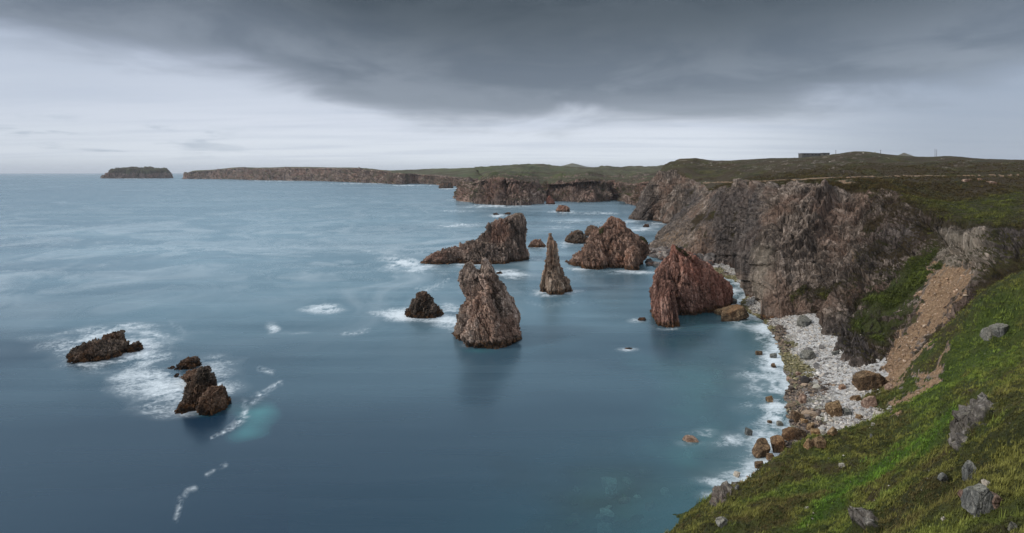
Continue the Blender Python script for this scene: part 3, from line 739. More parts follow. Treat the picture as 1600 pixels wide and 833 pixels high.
V = G.reshape(-1, 3); V[:, 2] += fbm(V * 0.25, 3, 81) * 0.28 + fbm(V * 1.1, 3, 84) * 0.10
Fq = grid_faces(ns, nk)
def shore_col(V, kk):
    pass
m, nt, _, _ = new_mat('beach_shingle'); b = NB(nt)
pos = b.add('ShaderNodeNewGeometry').outputs['Position']
sz = b.add('ShaderNodeSeparateXYZ'); b.put(sz.inputs[0], pos)
vr = b.vor(pos, 2.6, 'F1')
cc = b.ramp(vr.outputs['Color'], [(0.0, (0.16, 0.15, 0.14)), (0.35, (0.30, 0.29, 0.28)), (0.7, (0.42, 0.41, 0.40)), (1.0, (0.56, 0.55, 0.54))])
lowt = b.smooth(b.math('ADD', sz.outputs[2], b.math('MULTIPLY', b.math('SUBTRACT', b.noise(pos, 0.12, 4), 0.5), 3.0)), 1.7, 0.7)
lc = b.mix(b.smooth(b.noise(pos, 0.10, 3), 0.45, 0.58), b.ramp(vr.outputs['Color'], [(0.0, (0.035, 0.028, 0.025)), (1.0, (0.17, 0.14, 0.12))]), b.ramp(vr.outputs['Color'], [(0.0, (0.055, 0.050, 0.022)), (1.0, (0.20, 0.18, 0.09))]))
cc = b.mix(lowt, cc, lc)
cc = b.mix(b.smooth(sz.outputs[2], -0.2, -2.5), cc, (0.10, 0.13, 0.085))
bs = b.add('ShaderNodeBsdfPrincipled'); b.put(bs.inputs['Base Color'], cc); bs.inputs['Roughness'].default_value = 0.8
bp = b.add('ShaderNodeBump'); bp.inputs['Strength'].default_value = 0.8; bp.inputs['Distance'].default_value = 0.15
b.put(bp.inputs['Height'], vr.outputs['Distance']); bp.invert = True; b.l.new(bp.outputs[0], bs.inputs['Normal'])
oo = b.add('ShaderNodeOutputMaterial'); b.l.new(bs.outputs[0], oo.inputs[0])
BEACH = m
o = build('beach', V, Fq, BEACH, smooth=True)
tag(o, 'pale shingle beach curving below the cliff', kind='structure')
add_bvh(V, Fq)
BEV, BEG = V, G

# sea bed close to the shore
nb = 160
bx = np.linspace(-70, 130, nb); by = np.linspace(55, 330, nb)
X, Y2 = np.meshgrid(bx, by, indexing='ij'); Pb = np.stack([X.ravel(), Y2.ravel(), np.zeros(nb * nb)], 1)
zb = -4.2 + fbm(Pb * 0.05, 4, 33) * 1.6 + fbm(Pb * 0.3, 3, 36) * 0.5
zb = np.minimum(zb, -1.7)
Pb[:, 2] = zb
SB = flat_mat('sea_bed_stone', (0.12, 0.15, 0.10), 0.9, 0.7, 0.25)
tag(build('seabed', Pb, grid_faces(nb, nb), SB, smooth=True), 'stony sea bed seen dimly through clear water by the shore', kind='structure')


# ------------------------------------------------------------------ sea stacks and skerries
def body(rows, Yc, dd, slope=0.0, dexp=0.8, nlev=200, nang=260, axis=(0.2, 0, 1), size=4.0, seed=0, amp=1.0, stretch=3.0, p=2.5, zb=-3.5, tip=0.3, lin=0.8, fine=1.0):
    rows = sorted(rows)
    pc = (rows[-1][1] + rows[-1][2]) / 2
    R = []
    for (ry, L, Rr) in rows:
        pm = (L + Rr) / 2; Ym = Yc + slope * (pm - pc)
        YL, YR = Yc + slope * (L - pc), Yc + slope * (Rr - pc)
        R.append([(L - 800) / F * YL, YL, (Rr - 800) / F * YR, YR, H - (ry - HY) / F * Ym])
    R = np.array(R)
    top = R[0].copy(); cx = (top[[0, 1]] + top[[2, 3]]) / 2
    cap = np.concatenate([cx + (top[[0, 1]] - cx) * tip, cx + (top[[2, 3]] - cx) * tip, [top[4] + 0.05 * np.hypot(*(top[[2, 3]] - top[[0, 1]]))]])
    bot = R[-1].copy(); cx = (bot[[0, 1]] + bot[[2, 3]]) / 2
    low = np.concatenate([cx + (bot[[0, 1]] - cx) * 1.05, cx + (bot[[2, 3]] - cx) * 1.05, [min(zb, bot[4] - 1.0)]])
    R = np.vstack([cap, R, low])
    seg = np.maximum(np.abs(np.diff(R[:, 4])), 0.15)
    Q = catmull(R, nlev, lin, seg)
    wid = np.hypot(Q[:, 2] - Q[:, 0], Q[:, 3] - Q[:, 1]) / 2
    w0 = wid.max()
    depth = dd * (wid / w0) ** dexp
    th = np.linspace(0, 2 * np.pi, nang, endpoint=False)
    ct, st = np.cos(th), np.sin(th)
    r_ = np.random.default_rng(seed + 500)
    npl = 7
    ta = (np.arange(npl) + r_.uniform(-.32, .32, npl)) * 2 * np.pi / npl + r_.uniform(0, 6.28)
    hh = r_.uniform(.8, 1.0, npl)
    dtp = np.maximum(np.cos(th[:, None] - ta[None]), 0.02) / hh
    rr = (dtp ** 16).sum(1) ** (-1 / 16.0)
    rs = (np.abs(ct) ** p + np.abs(st) ** p) ** (-1.0 / p)
    rr = 0.75 * rr + 0.25 * rs
    xs = rr * ct; xs = np.where(xs > 0, xs / xs.max(), xs / -xs.min())
    ys = rr * st; ys = np.where(ys > 0, ys / ys.max(), ys / -ys.min())
    C = (Q[:, [0, 1]] + Q[:, [2, 3]]) / 2
    ax = (Q[:, [2, 3]] - Q[:, [0, 1]]) / 2
    an = ax / (np.linalg.norm(ax, axis=1)[:, None] + 1e-9)
    pr = np.stack([-an[:, 1], an[:, 0]], 1) * depth[:, None]
    G = np.zeros((nlev, nang, 3))
    G[:, :, :2] = C[:, None] + ax[:, None] * xs[None, :, None] + pr[:, None] * ys[None, :, None]
    G[:, :, 2] = Q[:, 4][:, None]
    ext = np.concatenate([G[:, -2:], G, G[:, :2]], 1)
    N = grid_normals(ext)[:, 2:-2]
    Cc = np.concatenate([C, Q[:, 4:5]], 1)[:, None]
    if ((G - Cc) * N).sum() < 0: N = -N
    P = G.reshape(-1, 3); NN = N.reshape(-1, 3)
    dsp = rock_disp(P, axis, size, seed, amp * 0.95, stretch * 1.5) + rock_disp(P, axis, size * 0.3, seed + 31, amp * 1.1 * fine, stretch * 1.1) - 0.11 * size * amp
    wl = np.repeat(np.clip(wid / (0.30 * w0), 0.14, 1), nang)
    V = P + NN * (dsp * wl)[:, None]
    # closed tip
    Fq = grid_faces(nlev, nang, True)
    return V, Fq

def join(parts):
    V = []; Fq = []; n = 0
    for v, f in parts:
        V.append(v); Fq.append(f + n); n += len(v)
    return np.vstack(V), np.vstack(Fq)

def stack(name, parts, mat, label, cat, grassf=None, group=None):
    V, Fq = join(parts)
    M = np.zeros((len(V), 4))
    if grassf is not None: M[:, 0] = grassf(V)
    c = np.array([V[:, 0].mean(), V[:, 1].mean(), 0.0])
    o = build(name, V - c, Fq, mat, masks=M)
    o.location = c
    tag(o, label, cat, group)
    return o

def zm(rows, sc, ox, oy):
    return [(oy + y / sc, ox + a / sc, ox + b_ / sc) for y, a, b_ in rows]

# big stack in the middle of the bay
main_rows = zm([(172, 110, 358), (185, 110, 362), (230, 112, 372), (300, 128, 430), (370, 152, 480), (405, 158, 496), (430, 128, 506), (470, 92, 524), (500, 86, 536), (560, 80, 548), (620, 62, 556), (660, 62, 548)], 4.9, 700, 390)
stack('sea_stack', [
    body(main_rows, 196, 11.5, axis=(-0.45, 0.1, 1), size=5.0, seed=3, dexp=0.7, nlev=280, nang=360),
    body(zm([(62, 258, 288), (85, 256, 305), (110, 254, 325), (140, 248, 345), (170, 245, 355), (215, 250, 366)], 4.9, 700, 390), 196, 4.0, axis=(-0.45, 0.1, 1), size=1.7, seed=8, nlev=120, nang=160, zb=99, amp=.7, tip=.5),
    body(zm([(98, 158, 185), (115, 135, 198), (140, 116, 212), (170, 112, 235), (200, 113, 250)], 4.9, 700, 390), 195, 4.5, axis=(-0.3, 0.1, 1), size=1.7, seed=9, nlev=120, nang=160, zb=99, amp=.7, tip=.5),
    body(zm([(322, 235, 290), (380, 200, 350), (470, 178, 400), (560, 150, 438), (660, 112, 465), (735, 190, 488)], 4.9, 700, 390), 187, 6.4, axis=(-0.5, 0.1, 1), size=3.6, seed=12, nlev=220, nang=260, lin=.95),
    body(zm([(600, 405, 440), (640, 385, 485), (700, 380, 495), (725, 400, 490)], 4.9, 700, 390), 187, 3.4, axis=(-0.7, 0.1, 1), size=2.2, seed=13, nlev=90, nang=140),
], STACK, 'tallest and broadest brown sea stack in mid bay with two horns on its top', 'sea stack', group='sea stacks in the bay')

# needle
nrows = zm([(340, 603, 609), (352, 602, 612), (380, 592, 631), (430, 588, 640), (470, 580, 650)], 2.525, 620, 230) + zm([(150, 737, 876), (200, 718, 888), (222, 712, 915), (260, 706, 940), (305, 704, 952)], 4.9, 700, 390)
nrows = [r if r[0] > 372 else (r[0], min(r[1], 857.3), max(r[2], 861.5)) for r in nrows]
stack('sea_stack', [
    body(nrows, 272, 7.0, axis=(0.02, 0.05, 1), size=2.8, amp=1.2, seed=21, stretch=7, nlev=260, nang=260, dexp=0.7),
    body(zm([(160, 760, 800), (220, 745, 850), (290, 745, 885), (345, 760, 890)], 4.9, 700, 390), 267, 5.2, axis=(0.02, 0.05, 1), size=2.2, seed=22, stretch=6, nlev=140, nang=180),
], NEEDLE, 'slender pointed needle of tan rock standing alone in the water', 'sea stack', group='sea stacks in the bay')

# wedge
wrows = zm([(106, 1318, 1402), (130, 1270, 1430), (180, 1125, 1440), (250, 988, 1450), (310, 968, 1456), (380, 892, 1450), (420, 842, 1452), (480, 705, 1458), (550, 515, 1482), (592, 315, 1496), (660, 215, 1504), (700, 150, 1490), (735, 110, 1470)], 8, 640, 320)
stack('sea_stack', [body(wrows, 368, 17.0, axis=(-0.35, 0.1, 1), size=6.5, seed=33, stretch=4, nlev=260, nang=440, dexp=0.75, p=2.8),
    body(zm([(470, 900, 1010), (560, 760, 1090), (640, 700, 1200), (705, 620, 1260)], 8, 640, 320), 356, 8.0, axis=(-0.3, 0, 1), size=4.5, seed=35, nlev=120, nang=220),
    body(zm([(590, 320, 520), (650, 240, 580), (720, 130, 585), (745, 110, 560)], 8, 640, 320), 354, 6.0, axis=(0.8, 0, .4), size=3.4, seed=36, nlev=90, nang=220)],
    WEDGE, 'dark wedge shaped stack, steep on its right with a low foot on its left', 'sea stack', group='sea stacks in the bay')

# pyramid
prow = zm([(118, 650, 668), (150, 627, 742), (200, 592, 800), (250, 552, 842), (300, 475, 905), (350, 427, 978), (400, 392, 1058), (450, 372, 1080), (500, 350, 1060), (560, 262, 1030), (620, 208, 1010), (660, 155, 985)], 6.94, 860, 320)
stack('sea_stack', [body(prow, 352, 18.0, axis=(-0.55, 0.1, 1), size=5.6, seed=41, stretch=3.5, nlev=260, nang=360, dexp=0.9, lin=.95, p=1.8),
    body(zm([(430, 420, 470), (500, 390, 560), (600, 340, 620), (715, 330, 600)], 6.94, 860, 320), 337, 7.0, axis=(-0.5, 0, 1), size=3.8, seed=43, nlev=130, nang=180),
    body(zm([(446, 885, 925), (500, 830, 970), (580, 805, 985), (665, 815, 960)], 6.94, 860, 320), 332, 5.5, axis=(-0.6, 0, 1), size=3.2, seed=44, nlev=110, nang=160)],
    PYRA, 'pyramid shaped reddish stack whose right flank runs down to the rubble by the cliff', 'sea stack',
    grassf=lambda V: 0.62 * np.maximum(in_poly(*project(V), [(934, 358), (945, 352), (944, 364), (936, 368)], 3), in_poly(*project(V), [(1000, 366), (1016, 376), (1012, 382), (998, 374)], 3)), group='sea stacks in the bay')

# red stack close to the beach
rrow = zm([(62, 368, 380), (82, 362, 410), (120, 350, 470), (170, 330, 542), (220, 286, 602), (270, 236, 662), (330, 212, 716), (380, 202, 766), (430, 198, 792), (480, 206, 806), (550, 210, 806), (590, 210, 790)], 5.205, 980, 370)
def red_grass(V):
    px, py = project(V); w_ = fbm(V * 0.6, 3, 4) * 4
    return in_poly(px, py, [(1052, 378), (1060, 382), (1078, 399), (1088, 412), (1080, 408), (1066, 396), (1055, 388)], 2.5, (w_, w_)) * (fbm(V * 0.4, 2, 8) > -0.45)
stack('sea_stack', [body(rrow, 236, 9.0, slope=0.16, axis=(-0.2, 0.1, 1), size=4.6, seed=52, stretch=7, nlev=280, nang=360, dexp=0.8, lin=.95, p=2.0),
    body(zm([(360, 290, 340), (430, 270, 370), (520, 225, 380), (600, 220, 390), (680, 225, 410), (735, 245, 415)], 5.205, 980, 370), 211, 4.6, axis=(-0.1, 0.1, 1), size=2.5, seed=54, stretch=5, nlev=170, nang=180),
    body(zm([(230, 290, 340), (330, 225, 330), (430, 205, 340), (560, 205, 340), (680, 212, 330)], 5.205, 980, 370), 219, 4.0, axis=(-0.1, 0.1, 1), size=2.5, seed=55, stretch=5, nlev=150, nang=170)],
    RED, 'rusty red stack with a grassy crest standing closest to the pebble beach', 'sea stack', grassf=red_grass, group='sea stacks in the bay')

SK = 'dark wave washed skerries'
stack('sea_rock', [body(zm([(570, 88, 106), (578, 80, 125), (600, 66, 142), (630, 48, 166), (658, 30, 186), (666, 40, 180)], 2.525, 620, 230), 224, 5.0, axis=(0.1, 0, 1), size=2.4, seed=61, amp=1.45, lin=.95, nlev=150, nang=240, stretch=1.8)],
      DARK, 'small dark rock ringed by foam just left of the biggest stack', 'sea rock', group=SK)
stack('sea_rock', [body(zm([(165, 185, 325), (200, 115, 440), (250, 72, 452), (290, 120, 430), (310, 170, 420)], 4.9, 100, 500), 176, 8.5, axis=(0.5, 0, 1), size=2.4, seed=63, amp=1.45, lin=.95, nlev=150, nang=300, stretch=1.8),
      body(zm([(99, 355, 392), (108, 328, 436), (150, 320, 450), (200, 312, 468), (250, 300, 470)], 4.9, 100, 500), 182, 3.6, axis=(0.2, 0, 1), size=1.8, seed=64, amp=1.45, lin=.95, nlev=110, nang=180, stretch=1.5, tip=.5),
      body(zm([(175, 550, 580), (195, 485, 590), (230, 452, 594), (255, 440, 570)], 4.9, 100, 500), 180, 2.6, axis=(0.2, 0, 1), size=1.6, seed=65, amp=1.45, lin=.95, nlev=80, nang=160, stretch=1.5)],
      DARK, 'broad low dark rock at the far left awash in white foam', 'sea rock', group=SK)
stack('sea_rock', [body(zm([(280, 985, 1008), (300, 915, 1028), (340, 865, 1034), (372, 850, 1030), (390, 880, 1000)], 4.9, 100, 500), 165, 3.0, axis=(0.6, 0, 1), size=1.6, seed=66, amp=1.45, lin=.95, nlev=110, nang=180, stretch=1.6),
      body(zm([(358, 810, 845), (372, 790, 850), (388, 785, 845)], 4.9, 100, 500), 164, 1.2, size=0.9, seed=67, nlev=50, nang=90, stretch=1.4)],
      DARK, 'smaller tilted brown rock just behind the tall knobbly rock on the left', 'sea rock', group=SK)
stack('sea_rock', [body(zm([(378, 1000, 1060), (400, 950, 1100), (430, 905, 1060), (465, 940, 1040)], 4.9, 100, 500), 153, 3.0, axis=(0.3, 0, 1), size=1.3, seed=68, amp=1.45, lin=.95, nlev=70, nang=160, stretch=1.4),
      body(zm([(410, 855, 875), (422, 845, 880), (432, 850, 875)], 4.9, 100, 500), 157, 0.9, size=0.6, seed=69, nlev=40, nang=70, stretch=1.4)],
      DARK, 'low orange stained rock between the two jagged rocks on the left', 'sea rock', group=SK)
stack('sea_rock', [body(zm([(370, 1045, 1102), (395, 1030, 1110), (420, 1012, 1118), (470, 978, 1140), (520, 932, 1146), (580, 926, 1150), (640, 905, 1160), (690, 900, 1160)], 4.9, 100, 500), 138, 4.4, axis=(0.2, 0, 1), size=2.0, seed=71, amp=1.45, lin=.95, nlev=190, nang=260, stretch=1.8),
      body(zm([(506, 1155, 1172), (540, 1105, 1214), (600, 1062, 1226), (660, 1050, 1240), (695, 1060, 1236)], 4.9, 100, 500), 135.5, 4.2, axis=(0.1, 0, 1), size=2.0, seed=72, amp=1.45, lin=.95, nlev=150, nang=220, stretch=2.2),
      body(zm([(620, 905, 960), (650, 882, 1010), (680, 870, 1030), (700, 880, 1020)], 4.9, 100, 500), 135.5, 2.8, axis=(0.1, 0, 1), size=1.4, seed=73, amp=1.45, lin=.95, nlev=80, nang=150, stretch=1.6)],
      DARK, 'tall knobbly two humped dark rock at the front left of the bay', 'sea rock', group=SK)
stack('sea_rock', [body(zm([(270, 285, 312), (310, 218, 358), (360, 170, 398), (390, 152, 405), (415, 200, 400)], 6.94, 860, 320), 462, 12, axis=(0.6, 0, 1), size=4.5, seed=75, nlev=100, nang=200, stretch=2)],
      DARK, 'black jagged rock behind the left foot of the pyramid shaped stack', 'sea rock', group=SK)
stack('sea_rock', [body(zm([(228, 432, 478), (260, 392, 514), (300, 376, 522), (330, 375, 512)], 6.94, 860, 320), 512, 10, axis=(0.4, 0, 1), size=4.0, seed=76, nlev=90, nang=160, stretch=2)],
      DARK, 'round topped dark rock half hidden behind the pyramid shaped stack', 'sea rock', group=SK)
stack('sea_rock', [body([(375, 835, 844), (379, 828, 849), (384, 825, 852), (387, 824, 851)], 432, 4.5, size=3.0, seed=77, nlev=70, nang=140, stretch=1.6)],
      PYRA, 'low reddish rock in the gap between the wedge and the pyramid shaped stack', 'sea rock', group=SK)
stack('sea_rock', [body([(321.5, 873, 884), (325, 870, 890), (329, 869, 891), (331.5, 870, 891)], 825, 9, size=5.0, seed=78, nlev=70, nang=140, stretch=1.6)],
      PYRA, 'lone brown block of rock standing in the back of the bay', 'sea rock', group=SK)
stack('sea_stack', [body([(306.5, 858, 861.5), (311, 855, 864), (316, 853, 866), (320, 853, 866.5)], 1020, 7, size=5.0, seed=79, nlev=80, nang=120, stretch=3)],
      RED, 'tiny red pinnacle at the foot of the far cape', 'sea stack', group='sea stacks in the bay')
stack('sea_rock', [body([(284, 691, 702), (287, 687, 706), (291, 685, 708), (294.5, 685, 708)], 2080, 22, size=10.0, seed=80, nlev=70, nang=120, stretch=2)],
      DARK, 'distant dark islet off the tip of the far cape', 'sea rock', group=SK)
stack('sea_rock', [body([(333, 773, 776), (334.5, 770, 779), (336, 771, 782)], 762, 3, size=3.0, seed=81, nlev=40, nang=80, stretch=1.4)],
      DARK, 'left one of two flat black rocks awash behind the wedge shaped stack', 'sea rock', group=SK)
stack('sea_rock', [body([(332, 790, 796), (333.5, 787, 799), (335.5, 786, 797)], 770, 3, size=3.0, seed=82, nlev=40, nang=80, stretch=1.4)],
      DARK, 'right one of two flat black rocks awash behind the wedge shaped stack', 'sea rock', group=SK)
stack('sea_rock', [body([(424.5, 778, 784), (427, 775, 786), (430, 775, 785)], 318, 1.6, size=1.2, seed=83, nlev=50, nang=90, stretch=1.4)],
      DARK, 'small flat rock in foam right of the two horned stack', 'sea rock', group=SK)
stack('sea_rock', [body([(350.5, 1007, 1013), (353, 1004, 1014), (355.5, 1003, 1014)], 590, 3, size=3, seed=84, nlev=50, nang=90, stretch=1.4)],
      DARK, 'small dark rock in the inlet beyond the pyramid shaped stack', 'sea rock', group=SK)
stack('sea_rock', [body([(496.5, 1000, 1007), (499, 997, 1010), (502, 997, 1009)], 217, 0.9, size=0.8, seed=85, nlev=50, nang=90, stretch=1.4)],
      RED, 'small red rock just left of the rusty red stack', 'sea rock', group=SK)
stack('sea_rock', [body([(544, 978, 987), (546, 975, 990), (548, 976, 989)], 182, 0.9, size=0.7, seed=86, nlev=40, nang=90, stretch=1.4, zb=-1.5)],
      DARK, 'flat rock barely breaking the surface in the open middle of the bay', 'sea rock', group=SK)
stack('sea_rock', [body([(277.2, 286.5, 288.5), (278.2, 285, 290), (279.2, 284, 291)], 5500, 14, size=8, seed=87, nlev=30, nang=60, stretch=1.4)],
      DARK, 'tiny rock off the left end of the long far headland', 'sea rock', group=SK)
stack('island', [body([(264.2, 188, 246), (265, 183, 258), (267, 178, 262), (272, 171, 264), (277.5, 164, 266), (278.6, 164, 266)], 5900, 220, axis=(0.1, 0, 1), size=55, seed=90, nlev=110, nang=360, stretch=4, tip=.35, dexp=.5)],
      FAR, 'flat topped island alone on the horizon at the far left', 'island', grassf=lambda V: sstep(38, 62, V[:, 2] + 14 * fbm(V * 0.012, 3, 5)))

# ------------------------------------------------------------------ boulders
def boulder_geo(seed, nlat=44, nlon=64, planes=10, p=40, rough=0.06):
    r_ = np.random.default_rng(seed)
    base = np.array([(1, 0, 0), (-1, 0, 0), (0, 1, 0), (0, -1, 0), (0, 0, 1), (0, 0, -1)], float) + r_.normal(0, .22, (6, 3))
    n = np.vstack([base, r_.normal(size=(planes - 5, 3))]); n /= np.linalg.norm(n, axis=1)[:, None]
    h = np.concatenate([r_.uniform(0.62, 0.85, 6), r_.uniform(0.78, 1.0, planes - 5)])
    lat = np.linspace(0.001, np.pi - 0.001, nlat); lon = np.linspace(0, 2 * np.pi, nlon, endpoint=False)
    A, Bb = np.meshgrid(lat, lon, indexing='ij')
    D = np.stack([np.sin(A) * np.cos(Bb), np.sin(A) * np.sin(Bb), np.cos(A)], -1).reshape(-1, 3)
    dt = np.maximum(D @ n.T, 0.02) / h
    r = (dt ** p).sum(1) ** (-1.0 / p)
    r = np.minimum(r, 1.25)
    P = D * r[:, None]
    P = P * (1 + rough * fbm(P * 2.2 + seed, 4, seed % 50) + 0.05 * ridged(P * 4.0, 2, seed % 40))[:, None]
    P /= np.abs(P).max(0)
    return P, grid_faces(nlat, nlon, True)

BO = 'boulders on the shore'
def boulder(box, mat, label, group=BO, tiltx=0.0, seed=None, sink=0.3, water=False, name='boulder', depth=0.85):
    x0, x1, y0, y1 = box
    pb = (x0 + x1) / 2, y1 - 0.22 * (y1 - y0)
    g = at(*pb)
    if water or g.z < 0: g = Vector(Wz(*pb, 0.0))
    Y = g.y
    a = (x1 - x0) / 2 / F * Y; c = (y1 - y0) / 2 / F * Y * 1.02
    bq = depth * (a + c) / 2
    seed = seed or int(x0 * 7 + y0)
    P, Fq = boulder_geo(seed)
    P = P * np.array([a, bq, c])
    ct, st = math.cos(tiltx), math.sin(tiltx)
    P = np.stack([P[:, 0] * ct + P[:, 2] * st, P[:, 1], -P[:, 0] * st + P[:, 2] * ct], 1)
    P[:, 2] += c * (1 - 2 * sink) + 0.0
    o = build(name, P, Fq, mat, masks=np.zeros((len(P), 4)), smooth=False)
    o.location = g
    tag(o, label, 'boulder', group)
    return o

for args in [
 ((1176, 1203, 683, 719), BLDB, 'tall leaning brown slab at the water edge, nearest the sea of the front boulders', 0.35),
 ((1203, 1229, 677, 712), BLDB, 'dark split boulder between the leaning slab and the big flat topped boulder', -0.1),
 ((1219, 1264, 665, 691), BLDB, 'biggest brown boulder of the front cluster, flat topped', 0.12),
 ((1195, 1212, 706, 722), BLDB, 'small rounded brown boulder below the split boulder at the water edge', 0),
 ((1178, 1193, 719, 734), BLDB, 'brown boulder poking out behind the grassy edge of the hillside', 0),
 ((1233, 1254, 640, 662), BLDB, 'squarish dark olive boulder standing at the tide line', 0),
 ((1250, 1263, 652, 665), BLD, 'small tan boulder touching the squarish olive boulder', 0),
 ((1259, 1274, 659, 674), BLD, 'yellowish boulder right behind the big flat topped boulder', 0),
 ((1289, 1319, 619, 655), BLD, 'large upright tan boulder in the middle of the pale pebbles', -0.15),
 ((1264, 1283, 670, 682), BLD, 'flat tan boulder right of the big flat topped boulder', 0),
 ((1256, 1276, 685, 703), BLD, 'tan boulder beside the hollow of wet sand', 0.2),
 ((1272, 1290, 681, 701), BLD, 'orange tan boulder against the grassy bank', -0.1),
 ((1246, 1260, 614, 633), BLDP, 'pale tan boulder among the dark shingle', 0.1),
 ((1292, 1308, 668, 681), BLD, 'slanting tan slab near the grassy bank', -0.5),
 ((1281, 1292, 671, 680), BLDW, 'small cream stone between the tan slabs near the grass', 0),
 ((1334, 1348, 646, 662), BLD, 'bright orange boulder at the edge of the turf', 0.2),
 ((1345, 1372, 616, 640), BLDP, 'pinkish boulder below the earth bank', -0.2),
 ((1330, 1347, 616, 628), BLD, 'tan boulder left of the pinkish boulder', 0),
 ((1317, 1331, 637, 650), BLDG, 'grey boulder right of the upright tan boulder', 0),
 ((1326, 1382, 573, 617), BLDB, 'huge brown block at the bottom of the landslip', -0.45),
 ((1269, 1282, 599, 610), BLDW, 'whitest boulder on the middle of the pebble beach', -0.4),
 ((1252, 1276, 543, 565), BLDG, 'rounded grey green boulder alone on the pale pebbles', 0.2),
 ((1247, 1269, 492, 513), BLDG, 'dark greenish boulder at the cliff foot at the top of the beach', 0),
 ((1196, 1207, 617, 630), BLD, 'small tan boulder standing in the white shallows', 0),
 ((1213, 1223, 656, 667), BLDG, 'small grey boulder in the wash beside the squarish olive boulder', 0),
 ((1164, 1176, 667, 682), BLDG, 'grey boulder in the shallows left of the front boulders', 0),
 ((1199, 1206, 656, 662), BLDB, 'tiny brown stone in the white wash', 0),
 ((1180, 1191, 547, 556), BLDB, 'round brown boulder alone in the wash at the upper end of the beach', 0),
 ((1202, 1214, 551, 561), BLDG, 'dark stone at the tide line near the weedy shingle', 0),
 ((1205, 1213, 567, 576), BLDB, 'brown stone just above the wash on the dark shingle', 0),
 ((1067, 1092, 681, 691), BLDP, 'pale pinkish rock half awash in the turquoise shallows', 0.1),
 ((1275, 1283, 650, 659), BLDW, 'small white stone below the upright tan boulder', 0),
 ((1228, 1238, 588, 597), BLDP, 'small pinkish stone at the edge of the dark shingle', 0),
 ((1242, 1253, 579, 588), BLDP, 'cream stone between dark shingle and pale pebbles', 0),
 ((1300, 1312, 547, 556), BLDG, 'low grey stone at the back of the pale pebbles', 0),
 ((1121, 1170, 477, 505), BLDB, 'large slanting brown slab at the beach end near the rusty red stack', -0.25),
 ((1115, 1146, 481, 494), BLD, 'flat orange slab leaning against the large slanting slab', -0.15),
 ((1135, 1151, 465, 477), BLDG, 'grey rock beside the rusty red stack above the slanting slab', 0),
 ((1381, 1398, 596, 612), BLDP, 'pinkish stone at the toe of the orange scree', 0.2),
 ((1310, 1322, 600, 610), BLDP, 'flesh coloured stone on the pebbles left of the huge block', 0)]:
    boulder(args[0], args[1], args[2], tiltx=args[3])

GO = 'rocks on the grassy hillside'
for args in [
 ((1537, 1557, 498, 530), BLDG, 'left half of a grey crag standing out of the grass right of the landslip', 0.2, .5),
 ((1550, 1573, 494, 526), BLDG, 'right half of a grey crag standing out of the grass right of the landslip', -0.25, .48),
 ((1511, 1558, 757, 808), BLDG, 'large lichen covered grey boulder in the foreground turf', 0.35, .25),
 ((1544, 1568, 770, 796), BLDP, 'beige stone right beside the large grey boulder in the turf', 0.3, .3),
 ((1534, 1548, 751, 765), BLDW, 'white stone on top of the large grey boulder in the turf', 0.1, .1),
 ((1506, 1521, 722, 761), BLDG, 'narrow upright grey stone above the large grey boulder', 0.08, .2),
 ((1498, 1510, 764, 780), BLDP, 'small pinkish stone below the narrow upright stone', 0.4, .3),
 ((1465, 1480, 740, 753), BLDG, 'flat grey stone lying in rough grass on its own', -0.6, .3),
 ((1310, 1321, 723, 730), BLDW, 'brightest white stone on the dark grassy spur', -0.3, .3),
 ((1257, 1263, 789, 799), BLDW, 'small white stone beside the bright green strip of grass', 0.3, .3),
 ((1361, 1367, 660, 666), BLDW, 'small white stone near the top edge of the spur', 0, .3),
 ((1359, 1364, 677, 687), BLDG, 'small upright grey stone on the spur', 0.1, .3),
 ((1147, 1156, 735, 747), BLDW, 'white stone on the very edge of the grassy spur', 0.5, .3),
 ((1120, 1138, 806, 824), BLDG, 'slanting grey slab set in the near end of the spur', -0.7, .3),
 ((1148, 1155, 756, 765), BLDG, 'pale stone below the edge of the spur', 0.2, .3),
 ((1575, 1588, 815, 832), BLDG, 'grey stone in the nearest grass at the lower right', 0.4, .3),
 ((1521, 1526, 804, 812), BLDW, 'tiny pale stone under the large grey boulder', 0.4, .3),
 ((1471, 1478, 805, 815), BLDW, 'small whitish stone in the grass left of the large grey boulder', 0.4, .3)]:
    boulder(args[0], args[1], args[2], GO, args[3], sink=args[4])
for box, lab in [((1503, 1518, 276, 284), 'left one of the pale rocks on the moor above the cliff'), ((1540, 1556, 279, 288), 'largest of the pale rocks on the moor above the cliff'),
                 ((1526, 1536, 276, 282), 'middle one of the pale rocks on the moor above the cliff')]:
    boulder(box, BLDP, lab, 'pale rocks on the moor', sink=0.62)
for i, (box, mt) in enumerate([((936, 961, 790, 814), BLDP), ((931, 958, 812, 836), BLDG), ((1007, 1023, 781, 797), BLDP), ((1010, 1028, 808, 824), BLDP), ((940, 966, 738, 765), BLDG), ((1140, 1158, 718, 732), BLDG)]):
    px, py = (box[0] + box[1]) / 2, (box[2] + box[3]) / 2
    lab = ['pale peach boulder under clear water near the bottom of the bay', 'large greenish boulder under water in front of the peach one', 'upper one of two small pinkish boulders under water',
           'lower one of two small pinkish boulders under water', 'dim greenish boulder deep under water', 'dim stone under turquoise water beside the grassy spur'][i]
    g = Wz(px, py, -1.6); a = (box[1] - box[0]) / 2 / F * g[1]
    Pp, Fq = boulder_geo(300 + i); o = build('submerged_boulder', Pp * np.array([a, a * 1.3, 1.1]), Fq, [BLDW, BLDW, BLDP, BLDP, BLDW, BLDW][i], masks=np.zeros((len(Pp), 4)), smooth=True)
    o.location = Vector((g[0], g[1], -2.1)); tag(o, lab, 'boulder', 'boulders under water')

